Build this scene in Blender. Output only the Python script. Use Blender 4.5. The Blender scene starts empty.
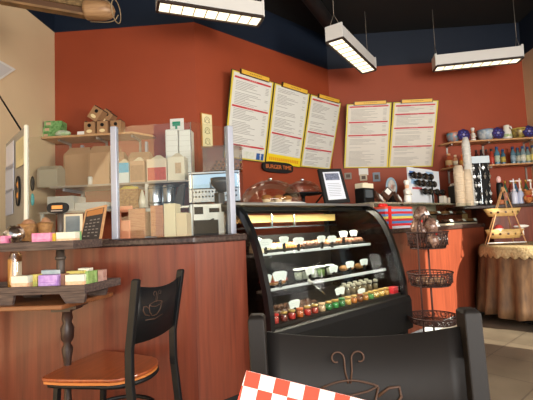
import bpy, bmesh, math, random
from math import sin, cos, pi, radians, sqrt
from mathutils import Vector, Matrix
random.seed(7)
C = bpy.context.scene.collection
R2 = sqrt(2)

# ------------------------------------------------------------------ camera survey
yaw = radians(3.5); pit = radians(4.0); rol = radians(2.43); FP = 400.0; EYE = 1.12
cf = Vector((-sin(yaw)*cos(pit), cos(yaw)*cos(pit), sin(pit)))
r0 = Vector((cos(yaw), sin(yaw), 0)); u0 = r0.cross(cf)
cr = cos(rol)*r0 - sin(rol)*u0; cu = sin(rol)*r0 + cos(rol)*u0
def ray(x, y): return cf + cr*((x-266.5)/FP) - cu*((y-200)/FP)
def onz(x, y, z): d = ray(x, y); return Vector((0, 0, EYE)) + d*((z-EYE)/d.z)
def ony(x, y, Y): d = ray(x, y); return Vector((0, 0, EYE)) + d*(Y/d.y)
def onx(x, y, X): d = ray(x, y); return Vector((0, 0, EYE)) + d*(X/d.x)
def onq(x, y, q): d = ray(x, y); return Vector((0, 0, EYE)) + d*(q*R2/(d.y-d.x))
def sq(v): return ((v.x+v.y)/R2, (v.y-v.x)/R2, v.z)          # along / behind the diagonal counter line
def W(s, q, z): return Vector(((s-q)/R2, (s+q)/R2, z))
def S(px, q, py=215): return sq(onq(px, py, q))[0]

# ------------------------------------------------------------------ materials
def lin(h):
    h = h.lstrip('#'); o = []
    for i in (0, 2, 4):
        v = int(h[i:i+2], 16)/255; o.append(v/12.92 if v <= .04045 else ((v+.055)/1.055)**2.4)
    return (*o, 1)
_m = {}
def mat(name, col='#808080', rough=.5, metal=0, emit=0, noise=0, nscale=20, bump=0, col2=None, stretch=(1,1,1), spec=.5, coat=0):
    if name in _m: return _m[name]
    m = bpy.data.materials.new(name); m.use_nodes = True; _m[name] = m
    nt = m.node_tree; b = nt.nodes['Principled BSDF']
    b.inputs['Base Color'].default_value = lin(col); b.inputs['Roughness'].default_value = rough
    b.inputs['Metallic'].default_value = metal; b.inputs['Specular IOR Level'].default_value = spec
    b.inputs['Coat Weight'].default_value = coat
    if emit:
        b.inputs['Emission Color'].default_value = lin(col); b.inputs['Emission Strength'].default_value = emit
    if noise or bump or col2:
        tc = nt.nodes.new('ShaderNodeTexCoord'); mp = nt.nodes.new('ShaderNodeMapping'); mp.inputs['Scale'].default_value = stretch
        n = nt.nodes.new('ShaderNodeTexNoise'); n.inputs['Scale'].default_value = nscale; n.inputs['Detail'].default_value = 6
        nt.links.new(tc.outputs['Object'], mp.inputs[0]); nt.links.new(mp.outputs[0], n.inputs[0])
        r = nt.nodes.new('ShaderNodeValToRGB'); r.color_ramp.elements[0].position = .3; r.color_ramp.elements[1].position = .7
        a = lin(col); c2 = lin(col2) if col2 else tuple(v*(1-noise) for v in a[:3])+(1,)
        r.color_ramp.elements[0].color = c2; r.color_ramp.elements[1].color = a
        nt.links.new(n.outputs[0], r.inputs[0]); nt.links.new(r.outputs[0], b.inputs['Base Color'])
        if bump:
            bp = nt.nodes.new('ShaderNodeBump'); bp.inputs['Strength'].default_value = bump; bp.inputs['Distance'].default_value = .01
            nt.links.new(n.outputs[0], bp.inputs['Height']); nt.links.new(bp.outputs[0], b.inputs['Normal'])
    return m
def glass(name, tint='#ffffff', refl=.04, gl=.8, rim=.35):
    if name in _m: return _m[name]
    m = bpy.data.materials.new(name); m.use_nodes = True; _m[name] = m; nt = m.node_tree; nt.nodes.clear()
    o = nt.nodes.new('ShaderNodeOutputMaterial'); mx = nt.nodes.new('ShaderNodeMixShader')
    t = nt.nodes.new('ShaderNodeBsdfTransparent'); t.inputs[0].default_value = lin(tint)
    g = nt.nodes.new('ShaderNodeBsdfGlossy'); g.inputs['Roughness'].default_value = .02; g.inputs[0].default_value = (gl, gl, gl, 1)
    l = nt.nodes.new('ShaderNodeLayerWeight'); l.inputs[0].default_value = .25
    ma = nt.nodes.new('ShaderNodeMath'); ma.operation = 'MULTIPLY_ADD'; ma.inputs[1].default_value = rim; ma.inputs[2].default_value = refl
    nt.links.new(l.outputs['Fresnel'], ma.inputs[0]); nt.links.new(ma.outputs[0], mx.inputs[0])
    nt.links.new(t.outputs[0], mx.inputs[1]); nt.links.new(g.outputs[0], mx.inputs[2]); nt.links.new(mx.outputs[0], o.inputs[0])
    return m
def checker(name, c1, c2, scale, rot):
    m = bpy.data.materials.new(name); m.use_nodes = True; nt = m.node_tree; b = nt.nodes['Principled BSDF']
    tc = nt.nodes.new('ShaderNodeTexCoord'); mp = nt.nodes.new('ShaderNodeMapping'); mp.inputs['Rotation'].default_value = rot
    mp.inputs['Location'].default_value = (0, .5, 0)
    ck = nt.nodes.new('ShaderNodeTexChecker'); ck.inputs['Scale'].default_value = scale
    ck.inputs[1].default_value = lin(c1); ck.inputs[2].default_value = lin(c2)
    nt.links.new(tc.outputs['Object'], mp.inputs[0]); nt.links.new(mp.outputs[0], ck.inputs[0]); nt.links.new(ck.outputs[0], b.inputs['Base Color'])
    b.inputs['Roughness'].default_value = .8; return m
def tiles():
    m = bpy.data.materials.new('floor_tile'); m.use_nodes = True; nt = m.node_tree; b = nt.nodes['Principled BSDF']
    tc = nt.nodes.new('ShaderNodeTexCoord'); mp = nt.nodes.new('ShaderNodeMapping'); mp.inputs['Rotation'].default_value = (0, 0, radians(45))
    br = nt.nodes.new('ShaderNodeTexBrick'); br.offset = 0; br.inputs['Scale'].default_value = 1; br.inputs['Brick Width'].default_value = .45; br.inputs['Row Height'].default_value = .45
    br.inputs['Mortar Size'].default_value = .005; br.inputs['Color1'].default_value = lin('#6b6052'); br.inputs['Color2'].default_value = lin('#62584b'); br.inputs['Mortar'].default_value = lin('#453d35')
    n = nt.nodes.new('ShaderNodeTexNoise'); n.inputs['Scale'].default_value = 4; n.inputs['Detail'].default_value = 5
    mx = nt.nodes.new('ShaderNodeMix'); mx.data_type = 'RGBA'; mx.blend_type = 'OVERLAY'; mx.inputs[0].default_value = .4
    nt.links.new(tc.outputs['Object'], mp.inputs[0]); nt.links.new(mp.outputs[0], br.inputs[0]); nt.links.new(mp.outputs[0], n.inputs[0])
    nt.links.new(br.outputs[0], mx.inputs[6]); nt.links.new(n.outputs[0], mx.inputs[7]); nt.links.new(mx.outputs[2], b.inputs['Base Color'])
    b.inputs['Roughness'].default_value = .35; return m

RED = mat('red_paint', '#9b4120', .62, noise=.08, nscale=3, bump=.02)
BEI = mat('beige_paint', '#dcc29c', .6, noise=.06, nscale=2)
BLU = mat('navy_paint', '#071629', .6)
BLK = mat('black_ceiling', '#0b0a0a', .8)
CW = mat('cherry_laminate', '#7c3a25', .36, col2='#5f2a1b', nscale=3, stretch=(14, 14, .7), bump=.02, coat=.15)
SLAB = mat('dark_granite_laminate', '#4a3a35', .25, col2='#231a1a', nscale=60)
BM = mat('black_metal', '#101114', .5, spec=.35)
BM2 = mat('brown_black_metal', '#1a1614', .55, spec=.3)
BP = mat('black_plastic', '#09090a', .55, spec=.25)
MATB = mat('matte_black', '#0d0d0e', .8)
CHR = mat('chrome', '#c8ccd0', .18, 1)
ALU = mat('brushed_aluminium', '#a4a9b8', .4, .3)
STL = mat('stainless_steel', '#b9bfc6', .22, .95)
WHT = mat('white_plastic', '#e6e4de', .5)
WPL = mat('white_lacquer', '#dcdad4', .4)
PAP = mat('white_paper', '#e4e2dc', .8)
CRM = mat('cream_card', '#e3d6b8', .8)
SEATW = mat('orange_seat_wood', '#a85428', .28, col2='#8f4420', nscale=3, stretch=(3, 20, 3), coat=.3)
EDGEW = mat('seat_edge_wood', '#c67a3e', .35)
TW = mat('table_wood', '#8a5836', .35, col2='#734629', nscale=4, stretch=(3, 18, 18))
DW = mat('weathered_dark_wood', '#63524a', .6, col2='#35292a', nscale=5, stretch=(2, 14, 20), bump=.2)
PW = mat('dark_turned_wood', '#3f2c25', .4, col2='#2c1d19', nscale=8)
SHW = mat('light_shelf_wood', '#c99a6b', .5, col2='#b9875a', nscale=4, stretch=(3, 20, 20))
KR = mat('kraft_paper', '#b08a67', .85, noise=.1, nscale=6)
KR2 = mat('kraft_card', '#a87f58', .85, noise=.12, nscale=12)
YEL = mat('menu_yellow', '#dcc440', .55)
GOLD = mat('plaque_gold', '#e3b23c', .5)
MRED = mat('menu_red', '#c0323a', .6)
MTX = mat('menu_print', '#8b8784', .8)
GLS = glass('clear_glass', '#fbfdfb', .03, rim=.25)
CGL = glass('case_glass', '#f4f7f5', .01, rim=.05, gl=.5)
ACR = glass('acrylic', '#f1ece4', .06, rim=.4)
WIC = mat('wicker', '#b98a55', .7, col2='#7c5630', nscale=40, bump=.5)
IRON = mat('rusty_iron', '#3a2420', .6, metal=.4)
CHO = mat('chocolate', '#573423', .45, col2='#2c1810', nscale=30, bump=.4)
PAS = mat('pastry', '#c38a4b', .6, col2='#8a5a2c', nscale=30, bump=.4)
PNK = mat('pink_soap', '#e0609a', .5, col2='#f2a5c4', nscale=30)
LILAC = mat('lilac_soap', '#9b6fc4', .5, col2='#c9a9e0', nscale=40)
def colm(h, rough=.5): return mat('tone_'+h.strip('#'), h, rough)

# ------------------------------------------------------------------ mesh builder
class MB:
    def __init__(s): s.v = []; s.f = []; s.mi = []; s.sm = []; s.cur = 0
    def add(s, vs, fs, smooth=False):
        o = len(s.v); s.v += [Vector(v) for v in vs]
        for f in fs: s.f.append([o+i for i in f]); s.mi.append(s.cur); s.sm.append(smooth)
        return s
    def m(s, i): s.cur = i; return s
    def box(s, x0, x1, y0, y1, z0, z1):
        return s.add([(x0,y0,z0),(x1,y0,z0),(x1,y1,z0),(x0,y1,z0),(x0,y0,z1),(x1,y0,z1),(x1,y1,z1),(x0,y1,z1)],
                     [(0,3,2,1),(4,5,6,7),(0,1,5,4),(1,2,6,5),(2,3,7,6),(3,0,4,7)])
    def obox(s, c, sx, sy, sz, M=None):
        M = M or Matrix(); c = Vector(c)
        vs = [c + M.to_3x3() @ Vector((a*sx/2, b*sy/2, d*sz/2)) for d in (-1, 1) for a, b in ((-1,-1),(1,-1),(1,1),(-1,1))]
        return s.add(vs, [(0,3,2,1),(4,5,6,7),(0,1,5,4),(1,2,6,5),(2,3,7,6),(3,0,4,7)])
    def prism(s, poly, z0, z1):
        n = len(poly)
        return s.add([(x,y,z0) for x,y in poly]+[(x,y,z1) for x,y in poly],
                     [tuple(range(n))[::-1], tuple(range(n,2*n))]+[(i,(i+1)%n,n+(i+1)%n,n+i) for i in range(n)])
    def xprism(s, prof, x0, x1):                      # profile of (y, z) drawn out along x
        n = len(prof)
        return s.add([(x0,y,z) for y,z in prof]+[(x1,y,z) for y,z in prof],
                     [tuple(range(n)), tuple(range(n,2*n))[::-1]]+[(i,(i+1)%n,n+(i+1)%n,n+i) for i in range(n)])
    def yprism(s, prof, y0, y1):
        n = len(prof)
        return s.add([(x,y0,z) for x,z in prof]+[(x,y1,z) for x,z in prof],
                     [tuple(range(n)), tuple(range(n,2*n))[::-1]]+[(i,(i+1)%n,n+(i+1)%n,n+i) for i in range(n)])
    def cyl(s, p0, p1, a, b=None, n=12, cap=True, smooth=True):
        b = a if b is None else b; p0 = Vector(p0); p1 = Vector(p1); d = (p1-p0).normalized()
        t = d.orthogonal().normalized(); w = d.cross(t); vs = []
        for p, r in ((p0, a), (p1, b)):
            for i in range(n): vs.append(p + t*cos(2*pi*i/n)*r + w*sin(2*pi*i/n)*r)
        s.add(vs, [(i,(i+1)%n,n+(i+1)%n,n+i) for i in range(n)], smooth)
        if cap:
            o = len(s.v)-2*n
            for f in (list(range(n))[::-1], list(range(n,2*n))): s.f.append([o+i for i in f]); s.mi.append(s.cur); s.sm.append(False)
        return s
    def lathe(s, prof, c=(0,0,0), n=20, fn=None, smooth=True, sx=1, sy=1):
        vs = []; c = Vector(c)
        for j, (r, z) in enumerate(prof):
            for i in range(n):
                a = 2*pi*i/n; rr, zz = (r, z) if not fn else fn(r, z, a, j)
                vs.append(c+Vector((cos(a)*rr*sx, sin(a)*rr*sy, zz)))
        fs = [(j*n+i, j*n+(i+1)%n, (j+1)*n+(i+1)%n, (j+1)*n+i) for j in range(len(prof)-1) for i in range(n)]
        fs.append(tuple(range(n))[::-1]); fs.append(tuple(range((len(prof)-1)*n, len(prof)*n)))
        return s.add(vs, fs, smooth)
    def tube(s, pts, r, n=6, closed=False):
        pts = [Vector(p) for p in pts]; N = len(pts); vs = []; up = None
        for i, p in enumerate(pts):
            a = pts[(i-1) % N] if (closed or i) else p; b = pts[(i+1) % N] if (closed or i < N-1) else p
            d = (b-a).normalized()
            if up is None: up = d.orthogonal().normalized()
            up = (up - d*up.dot(d)); up = up.normalized() if up.length > 1e-5 else d.orthogonal().normalized()
            w = d.cross(up); rr = r[i] if isinstance(r, (list, tuple)) else r
            for k in range(n): vs.append(p + up*cos(2*pi*k/n)*rr + w*sin(2*pi*k/n)*rr)
        M = N if closed else N-1
        fs = [(i*n+k, i*n+(k+1)%n, ((i+1)%N)*n+(k+1)%n, ((i+1)%N)*n+k) for i in range(M) for k in range(n)]
        if not closed: fs += [tuple(range(n))[::-1], tuple(range((N-1)*n, N*n))]
        return s.add(vs, fs, True)
    def ell(s, c, rx, ry, rz, n=12, lump=0):
        prof = []; m = n//2
        vs = []; c = Vector(c)
        for j in range(m+1):
            th = -pi/2+pi*j/m
            for i in range(n):
                a = 2*pi*i/n; k = 1+lump*random.uniform(-1, 1) if 0 < j < m else 1
                vs.append(c+Vector((rx*cos(a)*cos(th)*k, ry*sin(a)*cos(th)*k, rz*sin(th)*k)))
        return s.add(vs, [(j*n+i, j*n+(i+1)%n, (j+1)*n+(i+1)%n, (j+1)*n+i) for j in range(m) for i in range(n)], True)
    def slab(s, a, b, c, d, t):                       # four corners, thickness to the back
        a, b, c, d = map(Vector, (a, b, c, d)); n = (b-a).cross(d-a).normalized()*t
        return s.add([a,b,c,d,a-n,b-n,c-n,d-n], [(0,1,2,3),(7,6,5,4),(0,4,5,1),(1,5,6,2),(2,6,7,3),(3,7,4,0)])
    def ribbon(s, pts, w, t, M):                      # M maps local (u, v, depth)
        return s
    def build(s, name, mats, parent=None, world=False, bevel=0, seg=2):
        me = bpy.data.meshes.new(name)
        vs = s.v
        if world and parent is not None: inv = MW[parent.name].inverted(); vs = [inv @ v for v in vs]
        me.from_pydata([tuple(v) for v in vs], [], s.f)
        ms = mats if isinstance(mats, (list, tuple)) else [mats]
        for m in ms: me.materials.append(m)
        for i, p in enumerate(me.polygons): p.material_index = s.mi[i]; p.use_smooth = s.sm[i]
        bm = bmesh.new(); bm.from_mesh(me); bmesh.ops.recalc_face_normals(bm, faces=bm.faces); bm.to_mesh(me); bm.free()
        o = bpy.data.objects.new(name, me); C.objects.link(o)
        if parent is not None: o.parent = parent; MW[o.name] = MW[parent.name].copy()
        else: MW[o.name] = Matrix()
        if bevel:
            bv = o.modifiers.new('bevel', 'BEVEL'); bv.width = bevel; bv.segments = seg; bv.limit_method = 'ANGLE'
        return o
MW = {}
def thing(name, label, cat, loc=(0,0,0), rz=0, group=None):
    o = bpy.data.objects.new(name, None); C.objects.link(o); o.empty_display_size = .05
    o.location = loc; o.rotation_euler = (0, 0, rz)
    MW[o.name] = Matrix.Translation(loc) @ Matrix.Rotation(rz, 4, 'Z')
    o['label'] = label; o['category'] = cat
    if group: o['group'] = group
    return o
def tag(o, label, cat, group=None, kind=None, loc=None, rz=0):
    o['label'] = label; o['category'] = cat
    if group: o['group'] = group
    if kind: o['kind'] = kind
    if loc is not None: o.location = loc; o.rotation_euler = (0, 0, rz)
    return o
def solo(mb, name, mats, label, cat, loc=(0,0,0), rz=0, group=None, bevel=0):
    return tag(mb.build(name, mats, bevel=bevel), label, cat, group, None, loc, rz)
def dup(root, loc, rz, label=None, group=None, scale=None):
    r = root.copy(); C.objects.link(r); r.location = loc; r.rotation_euler = (0, 0, rz)
    if scale: r.scale = scale
    if label: r['label'] = label
    if group: r['group'] = group
    for ch in list(root.children):
        c = ch.copy(); C.objects.link(c); c.parent = r
        for g in list(ch.children):
            d = g.copy(); C.objects.link(d); d.parent = c
    return r
def struct(mb, name, mats, parent=None, bevel=0):
    o = mb.build(name, mats, parent, bevel=bevel)
    if parent is None: o['kind'] = 'structure'
    return o
def text_mesh(txt, size, M, name, material, parent, extr=.0008, align='CENTER'):
    cu_ = bpy.data.curves.new('lettering', 'FONT'); cu_.body = txt; cu_.size = size; cu_.extrude = extr; cu_.align_x = align; cu_.align_y = 'CENTER'
    t = bpy.data.objects.new('lettering', cu_); C.objects.link(t)
    dg = bpy.context.evaluated_depsgraph_get(); dg.update()
    me = bpy.data.meshes.new_from_object(t.evaluated_get(dg)); bpy.data.objects.remove(t); bpy.data.curves.remove(cu_)
    me.transform(MW[parent.name].inverted() @ M); me.materials.clear(); me.materials.append(material)
    o = bpy.data.objects.new(name, me); C.objects.link(o); o.parent = parent; MW[o.name] = MW[parent.name].copy()
    return o
A45 = radians(45)

# ================================================================== SETTING
XL, XR, YB, YR, ZR, ZC = -2.685, 3.55, 4.40, 6.08, 3.52, 4.05
struct(MB().box(XL-.15, XR+.15, -3, YR+.15, -.1, 0), 'floor', tiles())
struct(MB().box(XL-.15, XR+.15, -3, YR+.15, ZC, ZC+.1), 'ceiling', BLK)
def wallset(fn, name, m):
    mb = MB(); fn(mb, 0, ZR); struct(mb, name, m)
def band(fn, name):
    mb = MB(); fn(mb, ZR, ZC); struct(mb, name, BLU)
fl = lambda mb, a, b: mb.box(XL-.15, XL, -3, YB, a, b)
fb = lambda mb, a, b: mb.box(XL-.15, -1.02, YB, YB+.15, a, b)
fa = lambda mb, a, b: mb.prism([(-1.02, YB), (.66, YR), (.66, YR+.15), (-1.02, YB+.15)], a, b)
fr = lambda mb, a, b: mb.box(.66, XR, YR, YR+.15, a, b)
WY0, WY1, WZ0, WZ1 = 2.35, 3.6, .30, 2.3
def fx(mb, a, b):
    if a > 0: return mb.box(XR, XR+.15, -3, YR+.15, a, b)
    mb.box(XR, XR+.15, -3, WY0, a, b); mb.box(XR, XR+.15, WY1, YR+.15, a, b)
    mb.box(XR, XR+.15, WY0, WY1, a, WZ0); mb.box(XR, XR+.15, WY0, WY1, WZ1, b)
wallset(fl, 'wall_left', BEI); wallset(fb, 'wall_back', RED); wallset(fa, 'wall_diagonal', RED)
wallset(fr, 'wall_rear', RED); wallset(fx, 'wall_right', BEI)
for i, f_ in enumerate((fl, fb, fa, fr, fx)): band(f_, 'trim_%d' % (i+1))
w = MB()
for y0, y1, z0, z1 in ((WY0, WY0+.05, WZ0, WZ1), (WY1-.05, WY1, WZ0, WZ1), (WY0, WY1, WZ0, WZ0+.05), (WY0, WY1, WZ1-.05, WZ1)): w.box(XR+.03, XR+.1, y0, y1, z0, z1)
wn = struct(w, 'window_1', WPL)
MB().box(XR+.06, XR+.066, WY0+.05, WY1-.05, WZ0+.05, WZ1-.05).build('pane', GLS, wn)
# dark service ducts under the ceiling
for k, (a, b, r) in enumerate((((1.0, 3.2, 3.86), (3.5, 4.6, 3.86), .13), ((-.6, 2.6, 3.9), (.9, 6.0, 3.9), .09))):
    solo(MB().cyl(a, b, r, n=16), 'ceiling_duct', mat('duct_black', '#141314', .6),
         ['black round duct crossing the ceiling above the right hanging light', 'thin black duct running back above the middle hanging light'][k], 'duct')

# ================================================================== DIAGONAL AND STRAIGHT COUNTERS
def counter(name, label, poly_face, poly_top, zt, kick=.14, th=.045, poly_kick=None, zone=None):
    t = thing(name, label, 'counter')
    MB().prism(poly_face, kick, zt-th).build('panel', CW, t)
    MB().prism(poly_kick or poly_face, 0, kick).build('kickboard', MATB, t)
    MB().prism(poly_top, zt-th, zt).build('worktop', SLAB, t, bevel=.012)
    return t
ZL = 1.092
qa = 1.985; sL = 1.565
def xy(s, q): v = W(s, q, 0); return (v.x, v.y)
corner = (2.25*1 - qa*R2, 2.25)
# left counter: straight run, then a diagonal end
cx = corner[0]
inn = W(sL, qa+.62, 0)
counter('service_counter', 'cherry-panelled front counter with dark top carrying the glass sneeze guard',
        [(XL+.01, 2.25), corner, xy(sL, qa), xy(sL, qa+.55), (cx-.25, 2.80), (XL+.01, 2.80)],
        [(XL+.005, 2.235), (cx+.006, 2.235), xy(sL+.01, qa-.015), xy(sL+.01, qa+.6), (cx-.27, 2.85), (XL+.005, 2.85)], ZL,
        poly_kick=[(XL+.01, 2.29), (cx-.02, 2.29), xy(sL-.01, qa+.04), xy(sL-.01, qa+.5), (cx-.25, 2.78), (XL+.01, 2.78)])
for k, xx in enumerate((cx-.001,)):
    pass
# right counter
ZQ = 1.065; sR0, sR1 = 3.21, 5.36
rc = thing('service_counter', 'cherry-panelled counter right of the pastry case with a low glass display', 'counter', W(sR0, 1.97, 0), A45)
L = sR1-sR0
MB().box(0, L-.02, 0, .7, .1, ZQ-.045).build('panel', CW, rc)
MB().box(0, L-.03, .05, .68, 0, .1).build('kickboard', mat('sunlit_kick', '#8f9296', .5), rc)  # paler than the left kickboard: sunlight put into its colour
MB().box(-.01, L, -.02, .72, ZQ-.045, ZQ).build('worktop', SLAB, rc, bevel=.01)
# rear raised counter
ZH = 1.29
hc = thing('raised_counter', 'tall cherry-panelled back counter with a dark top behind the clothed table', 'counter', (2.13, 5.12, 0))
MB().box(.36, XR-2.13-.005, .03, .6, .1, ZH-.045).box(.36, XR-2.13-.005, .08, .6, 0, .1).build('panel', CW, hc)
MB().box(.02, XR-2.13-.002, 0, .62, ZH-.045, ZH).build('worktop', SLAB, hc, bevel=.01)
# low glass display standing on the right counter
s0, s1 = S(411, 2.12, 215)-sR0, S(477, 2.05, 220)-sR0
gd = thing('glass_display', 'low countertop glass display of trays between candy stand and clothed table', 'display', W(sR0, 1.97, ZQ), A45)
ZD = 1.335
MB().box(s0, s1, .08, .62, 0, .02).build('base', mat('tray_base', '#a39682', .4), gd)  # base lightened to carry the beige reflections of the glass
MB().box(s0, s1, .075, .081, .02, ZD-ZQ-.015).build('front_glass', CGL, gd)
MB().box(s1-.006, s1, .082, .62, .02, ZD-ZQ-.015).build('end_glass', CGL, gd)
MB().box(s0-.42, s1+.02, .3, .66, ZD-ZQ-.015, ZD-ZQ).box(s0-.42, s0-.40, .32, .64, 0, ZD-ZQ-.015).build('top_shelf', mat('mottled_granite', '#b5a993', .2, col2='#7d7362', nscale=40), gd)
MB().box(s0, s1, .60, .61, .02, ZD-ZQ-.016).build('back_panel', mat('pale_reflection', '#b3a892', .4), gd)  # pale panel added, bright glass reflections put into its colour
MB().box(s0+.02, s1-.02, .2, .6, .12, .126).build('glass_shelf', CGL, gd)
MB().box(s1+.004, s1+.02, .2, .26, .0, .13).build('wooden_block', SHW, gd)

# ================================================================== SNEEZE GUARD
sg = thing('sneeze_guard', 'clear glass sneeze guard with pale metal posts on the left counter', 'glass screen')
def post(px, s_=None, pos=None, w=.035, z1=1.8, m=ALU):
    x, y = pos
    return MB().box(x-w/2, x+w/2, y-w/2, y+w/2, ZL, z1).build('post', m, sg, bevel=.004)
pA = (-1.64, 2.38); pB = (-1.072, 2.38)
post(0, pos=pA, z1=1.83, m=mat('cream_post', '#e2dccb', .5), w=.021); post(0, pos=pB, z1=1.785, w=.038)
pc = W(1.55, 2.10, 0)
MB().obox((pc.x, pc.y, (ZL+1.80)/2), .042, .042, 1.80-ZL, Matrix.Rotation(A45, 4, 'Z')).build('post', ALU, sg, bevel=.004)
gc = (2.38-2.10*R2, 2.38)
MB().box(pA[0]+.016, pB[0]-.021, 2.376, 2.382, ZL+.01, 1.75).build('pane', GLS, sg)
MB().box(pB[0]+.021, gc[0]-.006, 2.376, 2.382, ZL+.01, 1.785).build('pane', GLS, sg)
a_ = W(2.38*R2-2.10, 2.10, 0); b_ = W(1.527, 2.10, 0)
MB().slab((gc[0], 2.38, ZL+.01), (b_.x, b_.y, ZL+.01), (b_.x, b_.y, 1.79), (gc[0], 2.38, 1.79), .006).build('pane', GLS, sg)
MB().cyl((gc[0]-.001, 2.372, ZL+.01), (gc[0]-.001, 2.372, 1.785), .003, n=8).build('corner_seal', mat('seal', '#7d7770', .5), sg)

# ================================================================== PASTRY CASE
case = thing('pastry_case', 'black curved-glass pastry display case filled with treats and white price tags', 'display case', W(1.585, 1.80, 0), A45)
CL = 1.555
prof = [(.0,.50),(0.002,.60),(.02,.72),(.055,.86),(.10,1.0),(.155,1.12),(.215,1.205),(.285,1.265),(.36,1.29)]
def band_prof(inset):
    out = [(y, z) for y, z in prof]; inn_ = []
    for i, (y, z) in enumerate(prof):
        a = Vector(prof[max(i-1, 0)]); b = Vector(prof[min(i+1, len(prof)-1)]); d = (b-a).normalized(); inn_.append((y+d.y*inset, z-d.x*inset))
    return out, inn_
o_, i_ = band_prof(.045)
for x0, x1 in ((0, .035), (CL-.035, CL)):
    mb = MB()
    for k in range(len(o_)-1): mb.xprism([o_[k], o_[k+1], i_[k+1], i_[k]], x0, x1)
    mb.box(x0, x1, .34, .85, 1.245, 1.29).box(x0, x1, .80, .85, .5, 1.25)
    mb.build('end_frame', mat('case_black', '#0d0e11', .3, spec=.4), case)
    xm = (x0+x1)/2
    MB().xprism(i_+[(.80, 1.245), (.80, .5)], xm-.003, xm+.003).build('end_glass', glass('smoked_glass', '#9a8f88', .01, rim=.03), case)
mb = MB()
n = len(prof)
for y_off in (0,):
    vs = [(x, y+.006, z) for x in (.036, CL-.036) for y, z in prof]
    mb.add(vs, [(k, k+1, n+k+1, n+k) for k in range(n-1)], True)
g = mb.build('curved_glass', CGL, case)
sm = g.modifiers.new('thickness', 'SOLIDIFY'); sm.thickness = .005
MB().box(.0, CL, .02, .85, 0, .42).build('base', BP, case)
lp = MB().xprism([(-.03,.24),(-.03,.47),(-.015,.505),(.03,.515),(.03,.24)], -.005, CL+.005)
lp.box(-.005, CL+.005, -.02, .85, .42, .50).build('front_panel', BP, case, bevel=.006)
mb = MB()
for k in range(9): mb.box(.06, CL-.06, -.004, .025, .05+k*.018, .057+k*.018)
mb.build('vent_grille', mat('grille_black', '#111112', .4, spec=.3), case)
MB().box(0, CL, .335, .86, 1.285, 1.30).build('top', mat('case_top', '#121212', .2, spec=.5), case, bevel=.003)
MB().box(0, CL, .318, .336, 1.280, 1.300).build('top_rail', mat('dull_chrome', '#8f8d8a', .3, .8), case, bevel=.003)
MB().box(.036, CL-.036, .78, .80, .5, 1.06).box(.036, CL-.036, .78, .80, 1.245, 1.28).build('back_panel', mat('case_inner', '#0e0c0c', .4), case)
sx0, sx1 = S(246, 2.50, 219)-1.585, S(336, 2.50, 219)-1.585
MB().box(.036, CL-.036, .705, .72, 1.165, 1.228).build('reflection_strip', mat('strip_tan', '#d9bf7c', .5, col2='#b79a58', nscale=3, stretch=(1, 1, 60)), case)  # yellowish reflection in the case glass, built as a solid streaked strip
mb = MB()
for f_ in (.42, .7, .98): mb.box(f_*.95, f_*.95+.016, .69, .704, 1.12, 1.24)
mb.box(.036, CL-.036, .69, .704, 1.118, 1.13).build('reflection_rail', CHR, case)  # rail and dividers of that glass reflection, built as solid bars
MB().box(.05, CL-.05, .37, .43, 1.245, 1.27).build('lamp_housing', BP, case)
ZS1, ZS2, ZS3 = .94, .72, .53
for nm, z, y0, y1 in (('upper', ZS1, .32, .74), ('lower', ZS2, .18, .76)):
    sh = MB().box(.045, CL-.045, y0, y1, z-.006, z).build('shelf', CGL, case)
    MB().box(.045, .52, y0-.012, y0, z-.012, z+.004).box(.535, CL-.045, y0-.012, y0, z-.014, z+.006).build('shelf_rail', mat('rail_white', '#d5dadf', .35, .2), sh)
    MB().box(.3, .315, y0, y1, z-.03, z-.007).box(1.2, 1.215, y0, y1, z-.03, z-.007).build('bracket', STL, sh)
MB().box(.045, CL-.045, .04, .78, .502, ZS3).build('deck', mat('deck_dark', '#2c2522', .4), case)
bpy_l = bpy.data.lights.new('case_lamp', 'AREA'); bpy_l.shape = 'RECTANGLE'; bpy_l.size = CL-.2; bpy_l.size_y = .04; bpy_l.energy = 38; bpy_l.color = (1, .88, .72)
lo = bpy.data.objects.new('case_lamp', bpy_l); C.objects.link(lo); lo.location = W(1.585+CL/2, 2.20, 1.24); lo.rotation_euler = (0, 0, A45)
def cs(px, q, py): return S(px, q, py)
# --- trays and pastries on the upper shelf
def tray(s, q, z, w, d, label, mt=MATB):
    mb = MB().box(-w/2, w/2, -d/2, d/2, 0, .006)
    for a, b, c, e in ((-w/2, w/2, -d/2, -d/2+.006), (-w/2, w/2, d/2-.006, d/2), (-w/2, -w/2+.006, -d/2, d/2), (w/2-.006, w/2, -d/2, d/2)): mb.box(a, b, c, e, .006, .022)
    return solo(mb, 'serving_tray', mt, label, 'tray', W(s, q, z), A45, 'trays in the pastry case')
def lumpy(name, mt, label, cat, s, q, z, rx, ry, rz, group, lump=.08, n=12):
    return solo(MB().ell((0, 0, rz*.95), rx, ry, rz, n, lump), name, mt, label, cat, W(s, q, z), A45+random.uniform(-.3, .3), group)
ordn_ = ['first', 'second', 'third', 'fourth', 'fifth']
ups = [(268, 'leftmost tray on the upper shelf of the pastry case', '#d8cfae', 3), (284, 'tray of golden pastries second from left on the upper case shelf', '#c98f4a', 4),
       (303, 'black tray of dark brownies in the middle of the upper case shelf', '#5e3a26', 4), (327, 'black tray of nut bars right of centre on the upper case shelf', '#80522f', 4),
       (349, 'rightmost black tray on the upper shelf of the pastry case', '#6e4630', 4)]
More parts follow.
